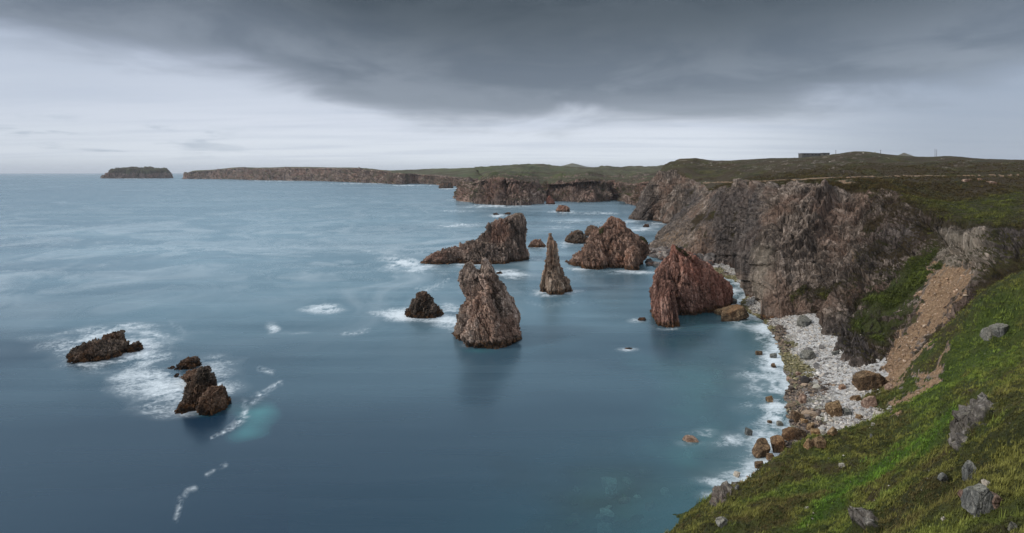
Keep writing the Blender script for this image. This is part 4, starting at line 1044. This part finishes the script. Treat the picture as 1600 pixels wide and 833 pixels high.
# ------------------------------------------------------------------ loose stones, pebbles, scree
def ico(sub=0):
    t = (1 + 5 ** .5) / 2
    v = [(-1, t, 0), (1, t, 0), (-1, -t, 0), (1, -t, 0), (0, -1, t), (0, 1, t), (0, -1, -t), (0, 1, -t), (t, 0, -1), (t, 0, 1), (-t, 0, -1), (-t, 0, 1)]
    f = [(0, 11, 5), (0, 5, 1), (0, 1, 7), (0, 7, 10), (0, 10, 11), (1, 5, 9), (5, 11, 4), (11, 10, 2), (10, 7, 6), (7, 1, 8), (3, 9, 4), (3, 4, 2), (3, 2, 6), (3, 6, 8), (3, 8, 9), (4, 9, 5), (2, 4, 11), (6, 2, 10), (8, 6, 7), (9, 8, 1)]
    v = [np.array(a) / np.linalg.norm(a) for a in v]
    for _ in range(sub):
        cache = {}; nf = []
        def midp(a, c):
            k = (min(a, c), max(a, c))
            if k not in cache:
                m_ = v[a] + v[c]; v.append(m_ / np.linalg.norm(m_)); cache[k] = len(v) - 1
            return cache[k]
        for a, c, e in f:
            ac, ce, ea = midp(a, c), midp(c, e), midp(e, a)
            nf += [(a, ac, ea), (c, ce, ac), (e, ea, ce), (ac, ce, ea)]
        f = nf
    return np.array(v), np.array(f)

def stones(name, pts, size, cols, mat, label, sub=0, flat=0.65, jag=0.22, smooth=False, kind='stuff'):
    v, f = ico(sub); n = len(pts); m_ = len(v)
    s3_ = rng.uniform(0.65, 1.25, (n, 3)) * size[:, None]; s3_[:, 2] *= flat
    D = v[None] * (1 + rng.normal(0, jag, (n, m_, 1)).clip(-.4, .4))
    D = D * s3_[:, None]
    a = rng.uniform(0, 6.28, n); tl = rng.normal(0, 0.35, n)
    x = D[..., 0] * np.cos(tl)[:, None] + D[..., 2] * np.sin(tl)[:, None]; z = -D[..., 0] * np.sin(tl)[:, None] + D[..., 2] * np.cos(tl)[:, None]; y = D[..., 1]
    X = x * np.cos(a)[:, None] - y * np.sin(a)[:, None]; Y_ = x * np.sin(a)[:, None] + y * np.cos(a)[:, None]
    Vs = np.stack([X, Y_, z], -1) + pts[:, None]
    Fs = (f[None] + (np.arange(n) * m_)[:, None, None]).reshape(-1, 3)
    o = build(name, Vs.reshape(-1, 3), Fs, mat, cols=np.repeat(cols, m_, 0), smooth=smooth)
    return tag(o, label, kind=kind)

STONE = tint_mat('loose_stone', 0.85, 0.55, 3.0, 0.4)
def pick(arr, cols):
    cols = np.array(cols); return cols[rng.integers(0, len(cols), arr)] * rng.uniform(0.75, 1.25, (arr, 1))

# pebbles on the beach
bz = BEV[:, 2]; px, py = project(BEV)
ok = np.where((bz > 0.1) & (px > 1030) & (px < 1430))[0]
n = 46000
idx = rng.choice(ok, n); pts = BEV[idx] + np.stack([rng.normal(0, .35, n), rng.normal(0, .6, n), np.zeros(n)], 1)
pts[:, 2] += 0.03
t_ = pts[:, 2] + fbm(pts * 0.09, 3, 4) * 1.1
lowm = t_ < np.where(pts[:, 1] > 205, 0.75, 1.25)
c_hi = pick(n, [(0.40, 0.385, 0.365), (0.32, 0.31, 0.30), (0.50, 0.48, 0.45), (0.23, 0.22, 0.215), (0.38, 0.33, 0.28), (0.15, 0.14, 0.135), (0.44, 0.40, 0.36)])
c_lo = pick(n, [(0.055, 0.042, 0.036), (0.10, 0.075, 0.06), (0.15, 0.12, 0.10), (0.035, 0.03, 0.028), (0.24, 0.18, 0.13)])
c_wd = pick(n, [(0.11, 0.10, 0.045), (0.17, 0.15, 0.075), (0.07, 0.065, 0.03), (0.24, 0.21, 0.13)])
wd = (pts[:, 1] > 152) & (fbm(pts * 0.05, 2, 9) > -0.3)
cols = np.where(lowm[:, None], np.where(wd[:, None], c_wd, c_lo), c_hi)
sz_ = rng.gamma(3.0, 0.055, n).clip(.07, .7) * np.where(lowm, 1.35, 1.0) * np.where(rng.random(n) < .012, 3.0, 1.0)
stones('pebbles', pts, sz_, cols, STONE, 'pale grey pebbles with darker weedy shingle at the tide line')

# stones on the sea bed in the shallows
q_ = np.where((Pb[:, 1] < 260) & (Pb[:, 0] > 0))[0]
i6 = rng.choice(q_, 1500); n = len(i6); pts = Pb[i6] + rng.normal(0, .8, (n, 3)) * np.array([1, 1, 0]) ; pts[:, 2] = np.minimum(pts[:, 2] + rng.uniform(0, 1.2, n), -1.3)
stones('seabed_rubble', pts, rng.gamma(2.2, 0.32, n).clip(.2, 1.1), pick(n, [(0.42, 0.40, 0.33), (0.16, 0.20, 0.11), (0.30, 0.24, 0.17), (0.10, 0.12, 0.08), (0.36, 0.36, 0.30)]), STONE, 'stones lying on the bed of the shallows', sub=1, jag=.12)

# scree on the landslip and turf stones
def on(V, M, cond, n, js):
    k = np.where(cond)[0]; idx = rng.choice(k, n)
    return V[idx] + rng.normal(0, js, (n, 3)) * np.array([1, 1, 0.15])
px, py = project(CL_V)
cond = (CL_M[:, 1] > 0.5) & (py > 415) & (px > 1365)
n = 2600; pts = on(CL_V, CL_M, cond, n, .3)
k2 = np.where((HM[:, 1] > 0.6))[0]; i2 = rng.choice(k2, 1000); pts = np.vstack([pts, HV[i2]]); n = len(pts)
stones('scree_rubble', pts, rng.gamma(1.3, 0.07, n).clip(.05, .8), pick(n, [(0.32, 0.215, 0.145), (0.24, 0.155, 0.10), (0.38, 0.29, 0.22), (0.15, 0.10, 0.07), (0.28, 0.185, 0.12)]), STONE, 'orange scree stones covering the landslip')
# talus of grey blocks at the foot of the far cliff
tp = []
for _ in range(900):
    u = rng.random(); x_ = 1012 + 100 * u; y_ = (390 + rng.random() * 26) if u < .55 else (402 + rng.random() * 16)
    g = at(x_, y_)
    if -1.0 < g.z < 12 and 300 < g.y < 440: tp.append((g.x, g.y, max(g.z, 0.0) + .2))
tp = np.array(tp); n = len(tp)
stones('talus_rubble', tp, rng.gamma(2.6, 0.45, n).clip(.4, 3.2), pick(n, [(0.16, 0.14, 0.13), (0.09, 0.08, 0.075), (0.23, 0.20, 0.18), (0.06, 0.05, 0.048), (0.20, 0.12, 0.09)]), STONE, 'heap of fallen grey blocks between the pyramid shaped stack and the cliff foot', sub=1, jag=.16, flat=.8)
# pale stones lying on turf of the cliff, moor and hillside
cond = (CL_M[:, 0] > 0.5) & (px > 1040) & (px < 1610) & (py < 600)
p1_ = on(CL_V, CL_M, cond, 260, .5)
hx, hy = project(HV)
k3 = np.where((HM[:, 0] > 0.5) & (hx > 1050) & (hx < 1610) & (hy < 850))[0]; p2_ = HV[rng.choice(k3, 130)]
pts = np.vstack([p1_, p2_]); n = len(pts)
sz_ = (pts[:, 1] * rng.gamma(2.0, 0.00045, n)).clip(.05, 0.8)
stones('moor_rubble', pts, sz_, pick(n, [(0.26, 0.235, 0.20), (0.17, 0.155, 0.14), (0.36, 0.33, 0.29), (0.11, 0.095, 0.085)]), STONE, 'scattered pale stones in the turf of moor and hillside', sub=1)

# ------------------------------------------------------------------ grass
GRASS = tint_mat('grass_blades', 0.75, 0.25, 1.5, 0.0)
k4 = np.where((HM[:, 0] > 0.55) & (hx > 980) & (hx < 1800) & (hy < 1000) & (HV[:, 2] > 1.5))[0]
n = 120000; nbld = 7
idx = rng.choice(k4, n); base = HV[idx] + np.stack([rng.normal(0, 1, n), rng.normal(0, 1, n), np.zeros(n)], 1) * (HV[idx][:, 1:2] * 0.0018)
Yd = base[:, 1]
cn = fbm(base * 0.35, 3, 63) + 0.6 * fbm(base * 1.4, 2, 66); cn2 = fbm(base * 0.09, 3, 68)
lushv = HM[idx, 2]
pcx, pcy = project(CL_V)
k5 = np.where((CL_M[:, 0] > 0.70) & (CL_M[:, 1] < .3) & (pcx > 1040) & (pcx < 1640) & (CL_V[:, 1] < 520) & (pcy < 640))[0]
wgt = (CL_V[k5, 1] < 260) * 1.0 + .55; i5 = rng.choice(k5, 62000, p=wgt / wgt.sum())
b5 = CL_V[i5] + np.stack([rng.normal(0, .5, len(i5)), rng.normal(0, .5, len(i5)), np.zeros(len(i5))], 1)
base = np.vstack([base, b5]); n = len(base); Yd = base[:, 1]
cn = fbm(base * 0.35, 3, 63) + 0.6 * fbm(base * 1.4, 2, 66); cn2 = fbm(base * 0.09, 3, 68)
oncl = np.arange(n) >= n - len(i5)
cn2 = np.where(oncl, cn2 + 0.22 + 0.25 * (Yd > 230), cn2)
cn = np.where(oncl, cn - 0.25, cn)
lushv = np.concatenate([lushv, CL_M[i5, 2]])
hgt = (0.06 + 0.10 * sstep(-0.3, 0.7, cn) + 0.06 * rng.random(n)) * (0.6 + np.minimum(Yd, 170) / 90.0) * (1 + 0.5 * (cn2 > 0.35)) * (1 + 1.0 * (rng.random(n) < .10) * (cn > -.1))
wdt = 0.010 + 0.00042 * Yd
c = np.array([(0.045, 0.048, 0.012)]) * np.ones((n, 1))
t1 = sstep(-0.5, 0.7, cn)[:, None]
c = (1 - t1) * np.array([0.042, 0.042, 0.011]) + t1 * np.array([0.125, 0.122, 0.028])
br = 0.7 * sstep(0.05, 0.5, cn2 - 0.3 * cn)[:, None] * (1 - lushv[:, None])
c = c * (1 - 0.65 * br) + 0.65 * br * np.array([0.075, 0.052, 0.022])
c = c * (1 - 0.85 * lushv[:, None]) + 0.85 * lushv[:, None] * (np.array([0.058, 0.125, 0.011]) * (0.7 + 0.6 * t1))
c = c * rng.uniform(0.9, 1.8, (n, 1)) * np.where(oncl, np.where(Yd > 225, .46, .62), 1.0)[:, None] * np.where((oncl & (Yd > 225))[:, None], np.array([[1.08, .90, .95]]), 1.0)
ang = rng.uniform(0, 6.28, (n, nbld)); lean = rng.uniform(0.15, 0.95, (n, nbld)); hb = hgt[:, None] * rng.uniform(0.55, 1.2, (n, nbld))
off = rng.normal(0, 1, (n, nbld, 2)) * (hgt * 0.35)[:, None, None]
dirx, diry = np.cos(ang), np.sin(ang)
bx_ = base[:, None, 0] + off[..., 0]; by_ = base[:, None, 1] + off[..., 1]; bz_ = base[:, None, 2] - 0.04 + 0 * bx_
wx, wy = -diry * wdt[:, None], dirx * wdt[:, None]
wind = np.array([0.25, 0.1])
A_ = np.stack([bx_ - wx, by_ - wy, bz_], -1); B_ = np.stack([bx_ + wx, by_ + wy, bz_], -1)
T_ = np.stack([bx_ + (dirx * lean + wind[0]) * hb, by_ + (diry * lean + wind[1]) * hb, bz_ + hb], -1)
Vg = np.stack([A_, B_, T_], 2).reshape(-1, 3)
Fg = np.arange(len(Vg)).reshape(-1, 3)
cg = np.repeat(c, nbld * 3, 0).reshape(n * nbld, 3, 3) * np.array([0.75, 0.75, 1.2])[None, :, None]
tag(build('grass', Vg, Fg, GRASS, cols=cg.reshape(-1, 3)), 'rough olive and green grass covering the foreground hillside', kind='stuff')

# ------------------------------------------------------------------ sea
prows = np.concatenate([[270.65, 270.8, 271.0, 271.3, 271.7], np.arange(272.2, 300, 0.9), np.arange(300, 420, 1.5), np.arange(420.5, 850, 1.9), np.geomspace(860, 4000, 26)])
pcols = np.concatenate([np.linspace(-6000, -300, 30)[:-1], np.linspace(-300, -20, 40)[:-1], np.arange(-20, 1300, 1.9), np.linspace(1302, 1700, 60), np.linspace(1720, 6000, 24)])
RY, CX = np.meshgrid(prows, pcols, indexing='ij')
Yv = H * F / (RY - HY); Xv = (CX - 800) / F * Yv
V = np.stack([Xv.ravel(), Yv.ravel(), np.zeros(Xv.size)], 1)
cx, cy = CX.ravel(), RY.ravel()
foam = np.zeros(len(V))
wq = np.stack([cx * 0.010, cy * 0.022, np.zeros(len(cx))], 1)
warp = np.stack([fbm(V * [0.05, 0.05, 0] , 3, 5), fbm(V * [0.05, 0.05, 0], 3, 9)], 1)
def blob(x0, y0, rx, ry, s_, soft=1.25, wa=0.42):
    r = np.hypot((cx - x0) / rx + wa * warp[:, 0], (cy - y0) / ry + wa * warp[:, 1])
    return s_ * np.clip(1 - r, 0, 1) ** soft
for a in [(165, 545, 135, 52, 1.35), (120, 548, 70, 26, .7), (235, 522, 50, 16, .6), (258, 603, 100, 50, 1.35), (300, 632, 45, 24, .9), (345, 600, 60, 26, 1.3), (340, 575, 60, 25, .6),
          (640, 492, 66, 18, 1.7), (700, 498, 42, 22, 1.5), (712, 515, 30, 14, .9), (507, 483, 50, 11, 1.3), (425, 513, 15, 13, 1.2), (455, 521, 50, 4, .5), (735, 538, 30, 8, .4), (780, 540, 40, 8, .3),
          (630, 410, 62, 14, 1.4), (655, 420, 60, 9, 1.0), (735, 412, 45, 8, .9), (560, 375, 70, 10, .35), (600, 395, 60, 10, .5), (722, 352, 55, 5, 1.1), (800, 428, 48, 12, 1.1), (845, 385, 30, 8, .9),
          (853, 457, 36, 9, 1.5), (888, 456, 26, 7, .8), (905, 420, 42, 6, .9), (985, 426, 55, 5, 1.1), (960, 424, 60, 4, .5), (890, 380, 30, 8, 1.0), (925, 372, 25, 7, .6), (835, 405, 25, 6, .5), (1042, 512, 28, 5, 1.0), (1000, 500, 22, 6, .7),
          (984, 546, 22, 5, .8), (775, 322, 80, 4, .9), (735, 313, 40, 5, .8), (880, 331, 36, 3.2, 1.2), (860, 319, 26, 2.4, .9), (780, 337, 30, 4, 1.0), (930, 333, 60, 4, .7), (900, 345, 70, 7, .6), (960, 350, 50, 6, .8), (1000, 358, 40, 8, 1.0), (1025, 350, 30, 4, .8),
          (870, 356, 45, 6, .5), (700, 295, 24, 1.8, 1.0), (560, 287, 90, 1.5, .8), (430, 283, 80, 1.2, .8), (640, 290, 60, 1.5, .9), (215, 279.5, 60, .8, .8), (990, 346, 30, 3, .9),
          (1150, 455, 24, 14, 1.3), (1206, 565, 34, 70, 1.4), (1212, 640, 40, 70, 1.6), (1180, 600, 50, 80, .65), (1190, 512, 34, 24, 1.2), (1160, 500, 40, 18, .7), (1196, 690, 50, 40, 1.1), (1212, 712, 30, 22, 2.2), (1160, 745, 50, 26, .75), (1115, 752, 44, 14, .9), (1105, 775, 28, 12, .8), (1135, 690, 60, 16, .6),
          (1082, 680, 44, 12, .9), (1080, 690, 30, 10, .6), (720, 330, 60, 3, .6)]:
    foam = np.maximum(foam, blob(*a))
def line(pts_, wd, s_, wav=5.0):
    r = np.full(len(cx), 1e9)
    wv = warp[:, 0] * wav
    for (x1, y1), (x2, y2) in zip(pts_[:-1], pts_[1:]):
        dx_, dy_ = x2 - x1, y2 - y1
        t = np.clip(((cx + wv - x1) * dx_ + (cy - y1) * dy_) / (dx_ * dx_ + dy_ * dy_), 0, 1)
        r = np.minimum(r, np.hypot(cx + wv - x1 - t * dx_, cy + wv * .5 - y1 - t * dy_))
    return s_ * np.clip(1 - r / (wd * (1.25 + 1.0 * warp[:, 1])), 0, 1) * 1.05
lines_ = np.zeros(len(V))
for a in [([(440, 597), (422, 606), (405, 620), (393, 630)], 6, 1.2), ([(384, 628), (383, 648), (366, 664), (345, 678), (330, 684)], 5.5, 1.25), ([(352, 726), (338, 733), (324, 742)], 5.5, .95), ([(306, 763), (294, 767), (289, 775)], 4.5, .95), ([(282, 780), (278, 795), (274, 812)], 5, 1.1),
          ([(408, 578), (426, 582)], 6, 1.1), ([(575, 515), (555, 520), (536, 521)], 5, 1.0), ([(703, 436), (692, 446), (665, 452), (650, 450)], 5, 1.0), ([(640, 426), (655, 436)], 5, .9), ([(590, 420), (620, 400), (660, 396)], 8, .7), ([(540, 372), (600, 386), (640, 398)], 7, .45), ([(655, 325), (672, 333)], 3, .6),
          ([(700, 358), (716, 366), (708, 372)], 4, .6), ([(830, 365), (880, 352), (960, 345)], 8, .45), ([(260, 548), (285, 520), (270, 505)], 8, .5), ([(160, 611), (185, 615)], 5, .5), ([(215, 622), (250, 610)], 6, .5), ([(490, 435), (560, 432), (600, 440)], 6, .35), ([(820, 470), (850, 480), (900, 475)], 5, .4)]:
    lines_ = np.maximum(lines_, line(*a))
# wash along the beach: distance to the waterline
wlp = np.array([Wz(*p_) for p_ in WL])[:, :2]; wlp = catmull(wlp, 160, .3)
near = (cx > 450) & (cx < 1400) & (cy > 330)
dmin = np.full(len(V), 1e3); Vi = V[near][:, :2]
dm = np.full(len(Vi), 1e3)
for q_ in wlp: dm = np.minimum(dm, np.hypot(Vi[:, 0] - q_[0], Vi[:, 1] - q_[1]))
dmin[near] = dm
foam = np.maximum(foam, 1.15 * np.exp(-(dmin / 3.2) ** 1.3) * (cy < 760))
n1 = fbm(np.stack([V[:, 0] * 0.11 + warp[:, 0] * 1.1, V[:, 1] * 0.12 + warp[:, 1] * 1.1, 0 * cx], 1), 5, 14, .6)
n2 = ridged(np.stack([V[:, 0] * 0.18 + warp[:, 0] * 1.6, V[:, 1] * 0.20 + warp[:, 1] * 1.6, 0 * cx + 3], 1), 4, 17, .6)
foam_raw = foam.copy()
n3 = ridged(np.stack([V[:, 0] * 0.34 + warp[:, 0] * 2.6 + n1, V[:, 1] * 0.5 + warp[:, 1] * 2.6 + n1, 0 * cx + 8], 1), 3, 19, .6)
foam = foam * np.clip(0.30 + 0.75 * n1 + 0.36 * n2 + 0.34 * n3, 0.0, 1.9)
n4 = fbm(np.stack([V[:, 0] * 0.8 + warp[:, 0] * 2, V[:, 1] * 0.6 + warp[:, 1] * 2, 0 * cx + 2], 1), 4, 91, .65)
mist = 1 - np.exp(-0.9 * np.maximum(foam_raw * np.clip(0.55 + 0.6 * n1, 0.05, 1.3), lines_ ** 1.5 * 0.9 * np.clip(0.45 + 1.3 * n4, 0, 1)))
foam = np.maximum(1 - np.exp(-1.1 * foam), lines_ * np.clip(0.20 + 1.6 * n4, 0, 1) * 0.6)
# long smeared swell streaks of thin foam further out
q = np.stack([V[:, 0] / (12 + Yv.ravel() * 0.12), np.log(Yv.ravel()) * 16, 0 * cx], 1) 
st_ = fbm(q * [0.35, 1.0, 1] + 0.7 * np.stack([warp[:, 0], warp[:, 1], 0 * cx], 1), 5, 24, .55)
midb = np.exp(-((cy - 390) / 95.0) ** 2) * sstep(1000, 700, cx)
foam = np.maximum(foam, np.clip(st_ * 0.36 + 0.10, 0, .36) * midb * (cy > 275))
swell = fbm(q * [0.5, 1.3, 1], 4, 27, .5)
big = np.stack([V[:, 0] * 0.010, V[:, 1] * 0.0075, 0 * cx], 1)
w1 = np.stack([fbm(big * 1.0, 3, 131), fbm(big * 1.0, 3, 135), 0 * cx], 1)
swirl = fbm(big * 1.3 + 1.6 * w1, 5, 139, .58)
swm = np.exp(-((cy - 405) / 90.0) ** 2) * sstep(1020, 720, cx) * (cy > 285)
mist = np.maximum(mist, np.clip(0.16 + 0.75 * swirl, 0, .75) * swm * 0.62)
teal = np.maximum(blob(402, 663, 54, 30, .62, 1.0, .9), 0.35 * np.exp(-(dmin / 16.0)))
for a in [(1090, 620, 120, 150, .32), (1090, 700, 90, 80, .4), (960, 770, 130, 80, .3), (1085, 500, 50, 30, .35), (1080, 478, 50, 16, .3), (325, 645, 26, 10, .5), (750, 548, 40, 6, .3)]:
    teal = np.maximum(teal, blob(*a))
clar = np.zeros(len(V))
for a in [(970, 790, 190, 130, .95), (1110, 720, 110, 110, .6), (1120, 600, 100, 150, .7), (1080, 490, 70, 36, .5), (1000, 800, 90, 60, .5)]:
    clar = np.maximum(clar, blob(*a))
clar = np.maximum(clar, 0.7 * np.exp(-(dmin / 5.0)))
milk = 0.72 * np.exp(-((cx - 720) / 480) ** 2 - ((cy - 425) / 160) ** 2) + 0.72 * np.exp(-((cx - 330) / 420) ** 2 - ((cy - 410) / 110) ** 2) + 0.30 * fbm(np.stack([V[:, 0] * .012, V[:, 1] * .02, 0 * cx], 1), 4, 44) * sstep(300, 400, cy) * sstep(720, 560, cy)
milk = np.clip(milk, 0, 1) * (cx > -1500)
m, nt, _, _ = new_mat('sea_water'); b = NB(nt)
A = lambda nm: b.add('ShaderNodeAttribute', attribute_name=nm).outputs['Fac']
pos = b.add('ShaderNodeNewGeometry').outputs['Position']
fo, te, cl, sw = A('foam'), A('teal'), A('clarity'), A('swell')
mk = A('milk')
deepc = b.mix(mk, (0.003, 0.019, 0.042), (0.088, 0.160, 0.203))
bodyc = b.mix(te, deepc, (0.060, 0.24, 0.25))
fine = b.noise(pos, 0.40, 8, 0.70, 2.2)
fine2 = b.noise(b.mapping(pos, (0, 0, -20), (1.0, 1.0, 1)), 1.3, 5, 0.7, 0.8)
fi = b.math('ADD', b.math('MULTIPLY', fine, 0.65), b.math('MULTIPLY', fine2, 0.35))
ff = b.math('MULTIPLY', b.smooth(b.math('ADD', fo, b.math('MULTIPLY', b.math('SUBTRACT', fi, 0.5), b.math('MULTIPLY', b.smooth(fo, 0.0, 0.25), 1.5))), 0.10, 1.05), 0.95)
ff = b.math('MAXIMUM', ff, b.math('MULTIPLY', A('mist'), b.math('ADD', 0.36, b.math('MULTIPLY', fi, 0.34))))
df = b.add('ShaderNodeBsdfDiffuse'); b.put(df.inputs[0], bodyc)
tr = b.add('ShaderNodeBsdfTransparent'); tr.inputs[0].default_value = (0.50, 0.80, 0.82, 1)
bd = b.add('ShaderNodeMixShader'); b.put(bd.inputs[0], b.math('MULTIPLY', cl, 0.8)); b.l.new(df.outputs[0], bd.inputs[1]); b.l.new(tr.outputs[0], bd.inputs[2])
gl = b.add('ShaderNodeBsdfGlossy'); gl.inputs['Color'].default_value = (0.74, 0.90, 0.97, 1)
b.put(gl.inputs['Roughness'], b.math('ADD', 0.26, b.math('MULTIPLY', sw, 0.05)))
wv = b.noise(b.mapping(pos, (0, 0, 6), (0.45, 1.3, 1)), 0.5, 5, 0.6)
wv2 = b.noise(b.mapping(pos, (0, 0, -12), (0.5, 1.2, 1)), 0.045, 4, 0.55)
bp = b.add('ShaderNodeBump'); bp.inputs['Strength'].default_value = 0.05; bp.inputs['Distance'].default_value = 0.5
b.put(bp.inputs['Height'], b.math('ADD', b.math('MULTIPLY', wv, 0.25), b.math('MULTIPLY', wv2, 5.0)))
b.l.new(bp.outputs[0], gl.inputs['Normal'])
fr = b.add('ShaderNodeFresnel'); fr.inputs[0].default_value = 1.34; b.l.new(bp.outputs[0], fr.inputs[1])
frc = b.math('MINIMUM', fr.outputs[0], 0.50)
wsh = b.add('ShaderNodeMixShader'); b.put(wsh.inputs[0], frc); b.l.new(bd.outputs[0], wsh.inputs[1]); b.l.new(gl.outputs[0], wsh.inputs[2])
fd = b.add('ShaderNodeBsdfDiffuse'); fd.inputs[0].default_value = (0.66, 0.72, 0.76, 1)
fin = b.add('ShaderNodeMixShader'); b.put(fin.inputs[0], ff); b.l.new(wsh.outputs[0], fin.inputs[1]); b.l.new(fd.outputs[0], fin.inputs[2])
oo = b.add('ShaderNodeOutputMaterial'); b.l.new(fin.outputs[0], oo.inputs[0])
o = build('sea', V, grid_faces(len(prows), len(pcols))[:, ::-1], m, smooth=True, floats={'foam': foam, 'teal': np.clip(teal, 0, 1), 'clarity': np.clip(clar, 0, 1), 'swell': swell, 'milk': milk, 'mist': mist})
tag(o, 'smooth blue grey sea with soft white wash around the rocks', kind='structure')

# ------------------------------------------------------------------ buildings, poles and track on the skyline
CONC = flat_mat('dark_concrete', (0.075, 0.075, 0.072), 0.9, 0.4, 0.6)
ROOFM = flat_mat('bitumen_roof', (0.035, 0.035, 0.036), 0.85, 0.3, 0.5)
VOID = flat_mat('dark_glass', (0.012, 0.013, 0.015), 0.2, 0.1, 1)
DOORM = flat_mat('painted_door', (0.10, 0.085, 0.07), 0.7, 0.2, 1)
POLE = flat_mat('weathered_pole', (0.09, 0.075, 0.06), 0.85, 0.3, 1)
def box_geo(x0, x1, y0, y1, z0, z1):
    V = np.array([(x, y, z) for z in (z0, z1) for y in (y0, y1) for x in (x0, x1)], float)
    Fq = np.array([(0, 1, 3, 2), (4, 6, 7, 5), (0, 4, 5, 1), (2, 3, 7, 6), (0, 2, 6, 4), (1, 5, 7, 3)])
    return V, Fq[:, ::-1]
def ground_z(x, y):
    z = -1e9
    for t in BV:
        r = t.ray_cast(Vector((x, y, 400)), Vector((0, 0, -1)))
        if r[0] is not None: z = max(z, r[0].z)
    return z
def hut(x0, x1, ptop, Y, label, wins, door):
    X0, X1 = (x0 - 800) / F * Y, (x1 - 800) / F * Y; cxm = (X0 + X1) / 2; hw = (X1 - X0) / 2; dp = min(hw * .7, 5.0)
    g = min(ground_z(cxm + s * hw, Y + t * dp) for s in (-1, 0, 1) for t in (-1, 0, 1))
    top = H - (ptop - HY) / F * Y
    hgt_ = max(top - g, 2.4)
    e = bpy.data.objects.new('building', None); COL.objects.link(e); e.location = (cxm, Y, g)
    tag(e, label, 'building', 'old flat roofed buildings on the skyline')
    build('wall', *box_geo(-hw, hw, -dp, dp, -0.5, hgt_ - .45), CONC, e)
    build('roof', *box_geo(-hw - .3, hw + .3, -dp - .3, dp + .3, hgt_ - .45, hgt_), ROOFM, e)
    zb_ = max(hgt_ - 2.0, 0.6)
    for wx_ in wins: build('window', *box_geo(wx_ * hw - .6, wx_ * hw + .6, -dp - .05, -dp + .1, zb_, zb_ + .9), VOID, e)
    build('door', *box_geo(door * hw - .5, door * hw + .5, -dp - .06, -dp + .1, max(hgt_ - 2.9, 0), hgt_ - .7), DOORM, e)
hut(1250.5, 1279.5, 239.6, 735, 'long low flat roofed building on the skyline', (-.75, -.4, .1, .45, .8), -.15)
hut(1284, 1294.5, 239.0, 728, 'small flat roofed hut right of the long building on the skyline', (-.5,), .35)
def pole(px, ptop, Y, r, label, arms=True):
    X = (px - 800) / F * Y; g = ground_z(X, Y); top = max(H - (ptop - HY) / F * Y, g + 4)
    e = bpy.data.objects.new('utility_pole', None); COL.objects.link(e); e.location = (X, Y, g)
    tag(e, label, 'pole', 'poles on the skyline')
    a = np.linspace(0, 2 * np.pi, 10, endpoint=False)
    lv = [(-.5, r * 1.2), (0, r * 1.15), ((top - g) * .5, r), (top - g, r * .75)]
    Vp = np.array([(rr_ * math.cos(t), rr_ * math.sin(t), zz_) for zz_, rr_ in lv for t in a])
    build('shaft', Vp, grid_faces(4, 10, True), POLE, e)
    if arms: build('crossarm', *box_geo(-1.0, 1.0, r * .8, r * .8 + .14, top - g - .9, top - g - .7), POLE, e)
pole(1306, 234.5, 700, .20, 'pole standing between the skyline buildings and the hill top')
pole(1376, 234.5, 670, .20, 'pole on the skyline just right of the hill top')
pole(1461, 232.5, 640, .16, 'left of two tall thin masts close together on the skyline', False)
pole(1463.5, 233.5, 640, .16, 'right of two tall thin masts close together on the skyline', False)

# ------------------------------------------------------------------ air
HAZE = True
if HAZE:
    m, nt, _, _ = new_mat('haze_air'); b = NB(nt)
    vp = b.add('ShaderNodeVolumePrincipled'); vp.inputs['Color'].default_value = (0.86, 0.91, 1.0, 1); vp.inputs['Density'].default_value = HAZE_D
    oo = b.add('ShaderNodeOutputMaterial'); b.l.new(vp.outputs[0], oo.inputs['Volume'])
    Lx = 64000.0
    o = build('haze', *box_geo(-SEA_X, SEA_X, -600, SEA_Y, -9.0, 330.0), m)
    tag(o, 'thin sea haze that fades the far headland and hills', kind='stuff')
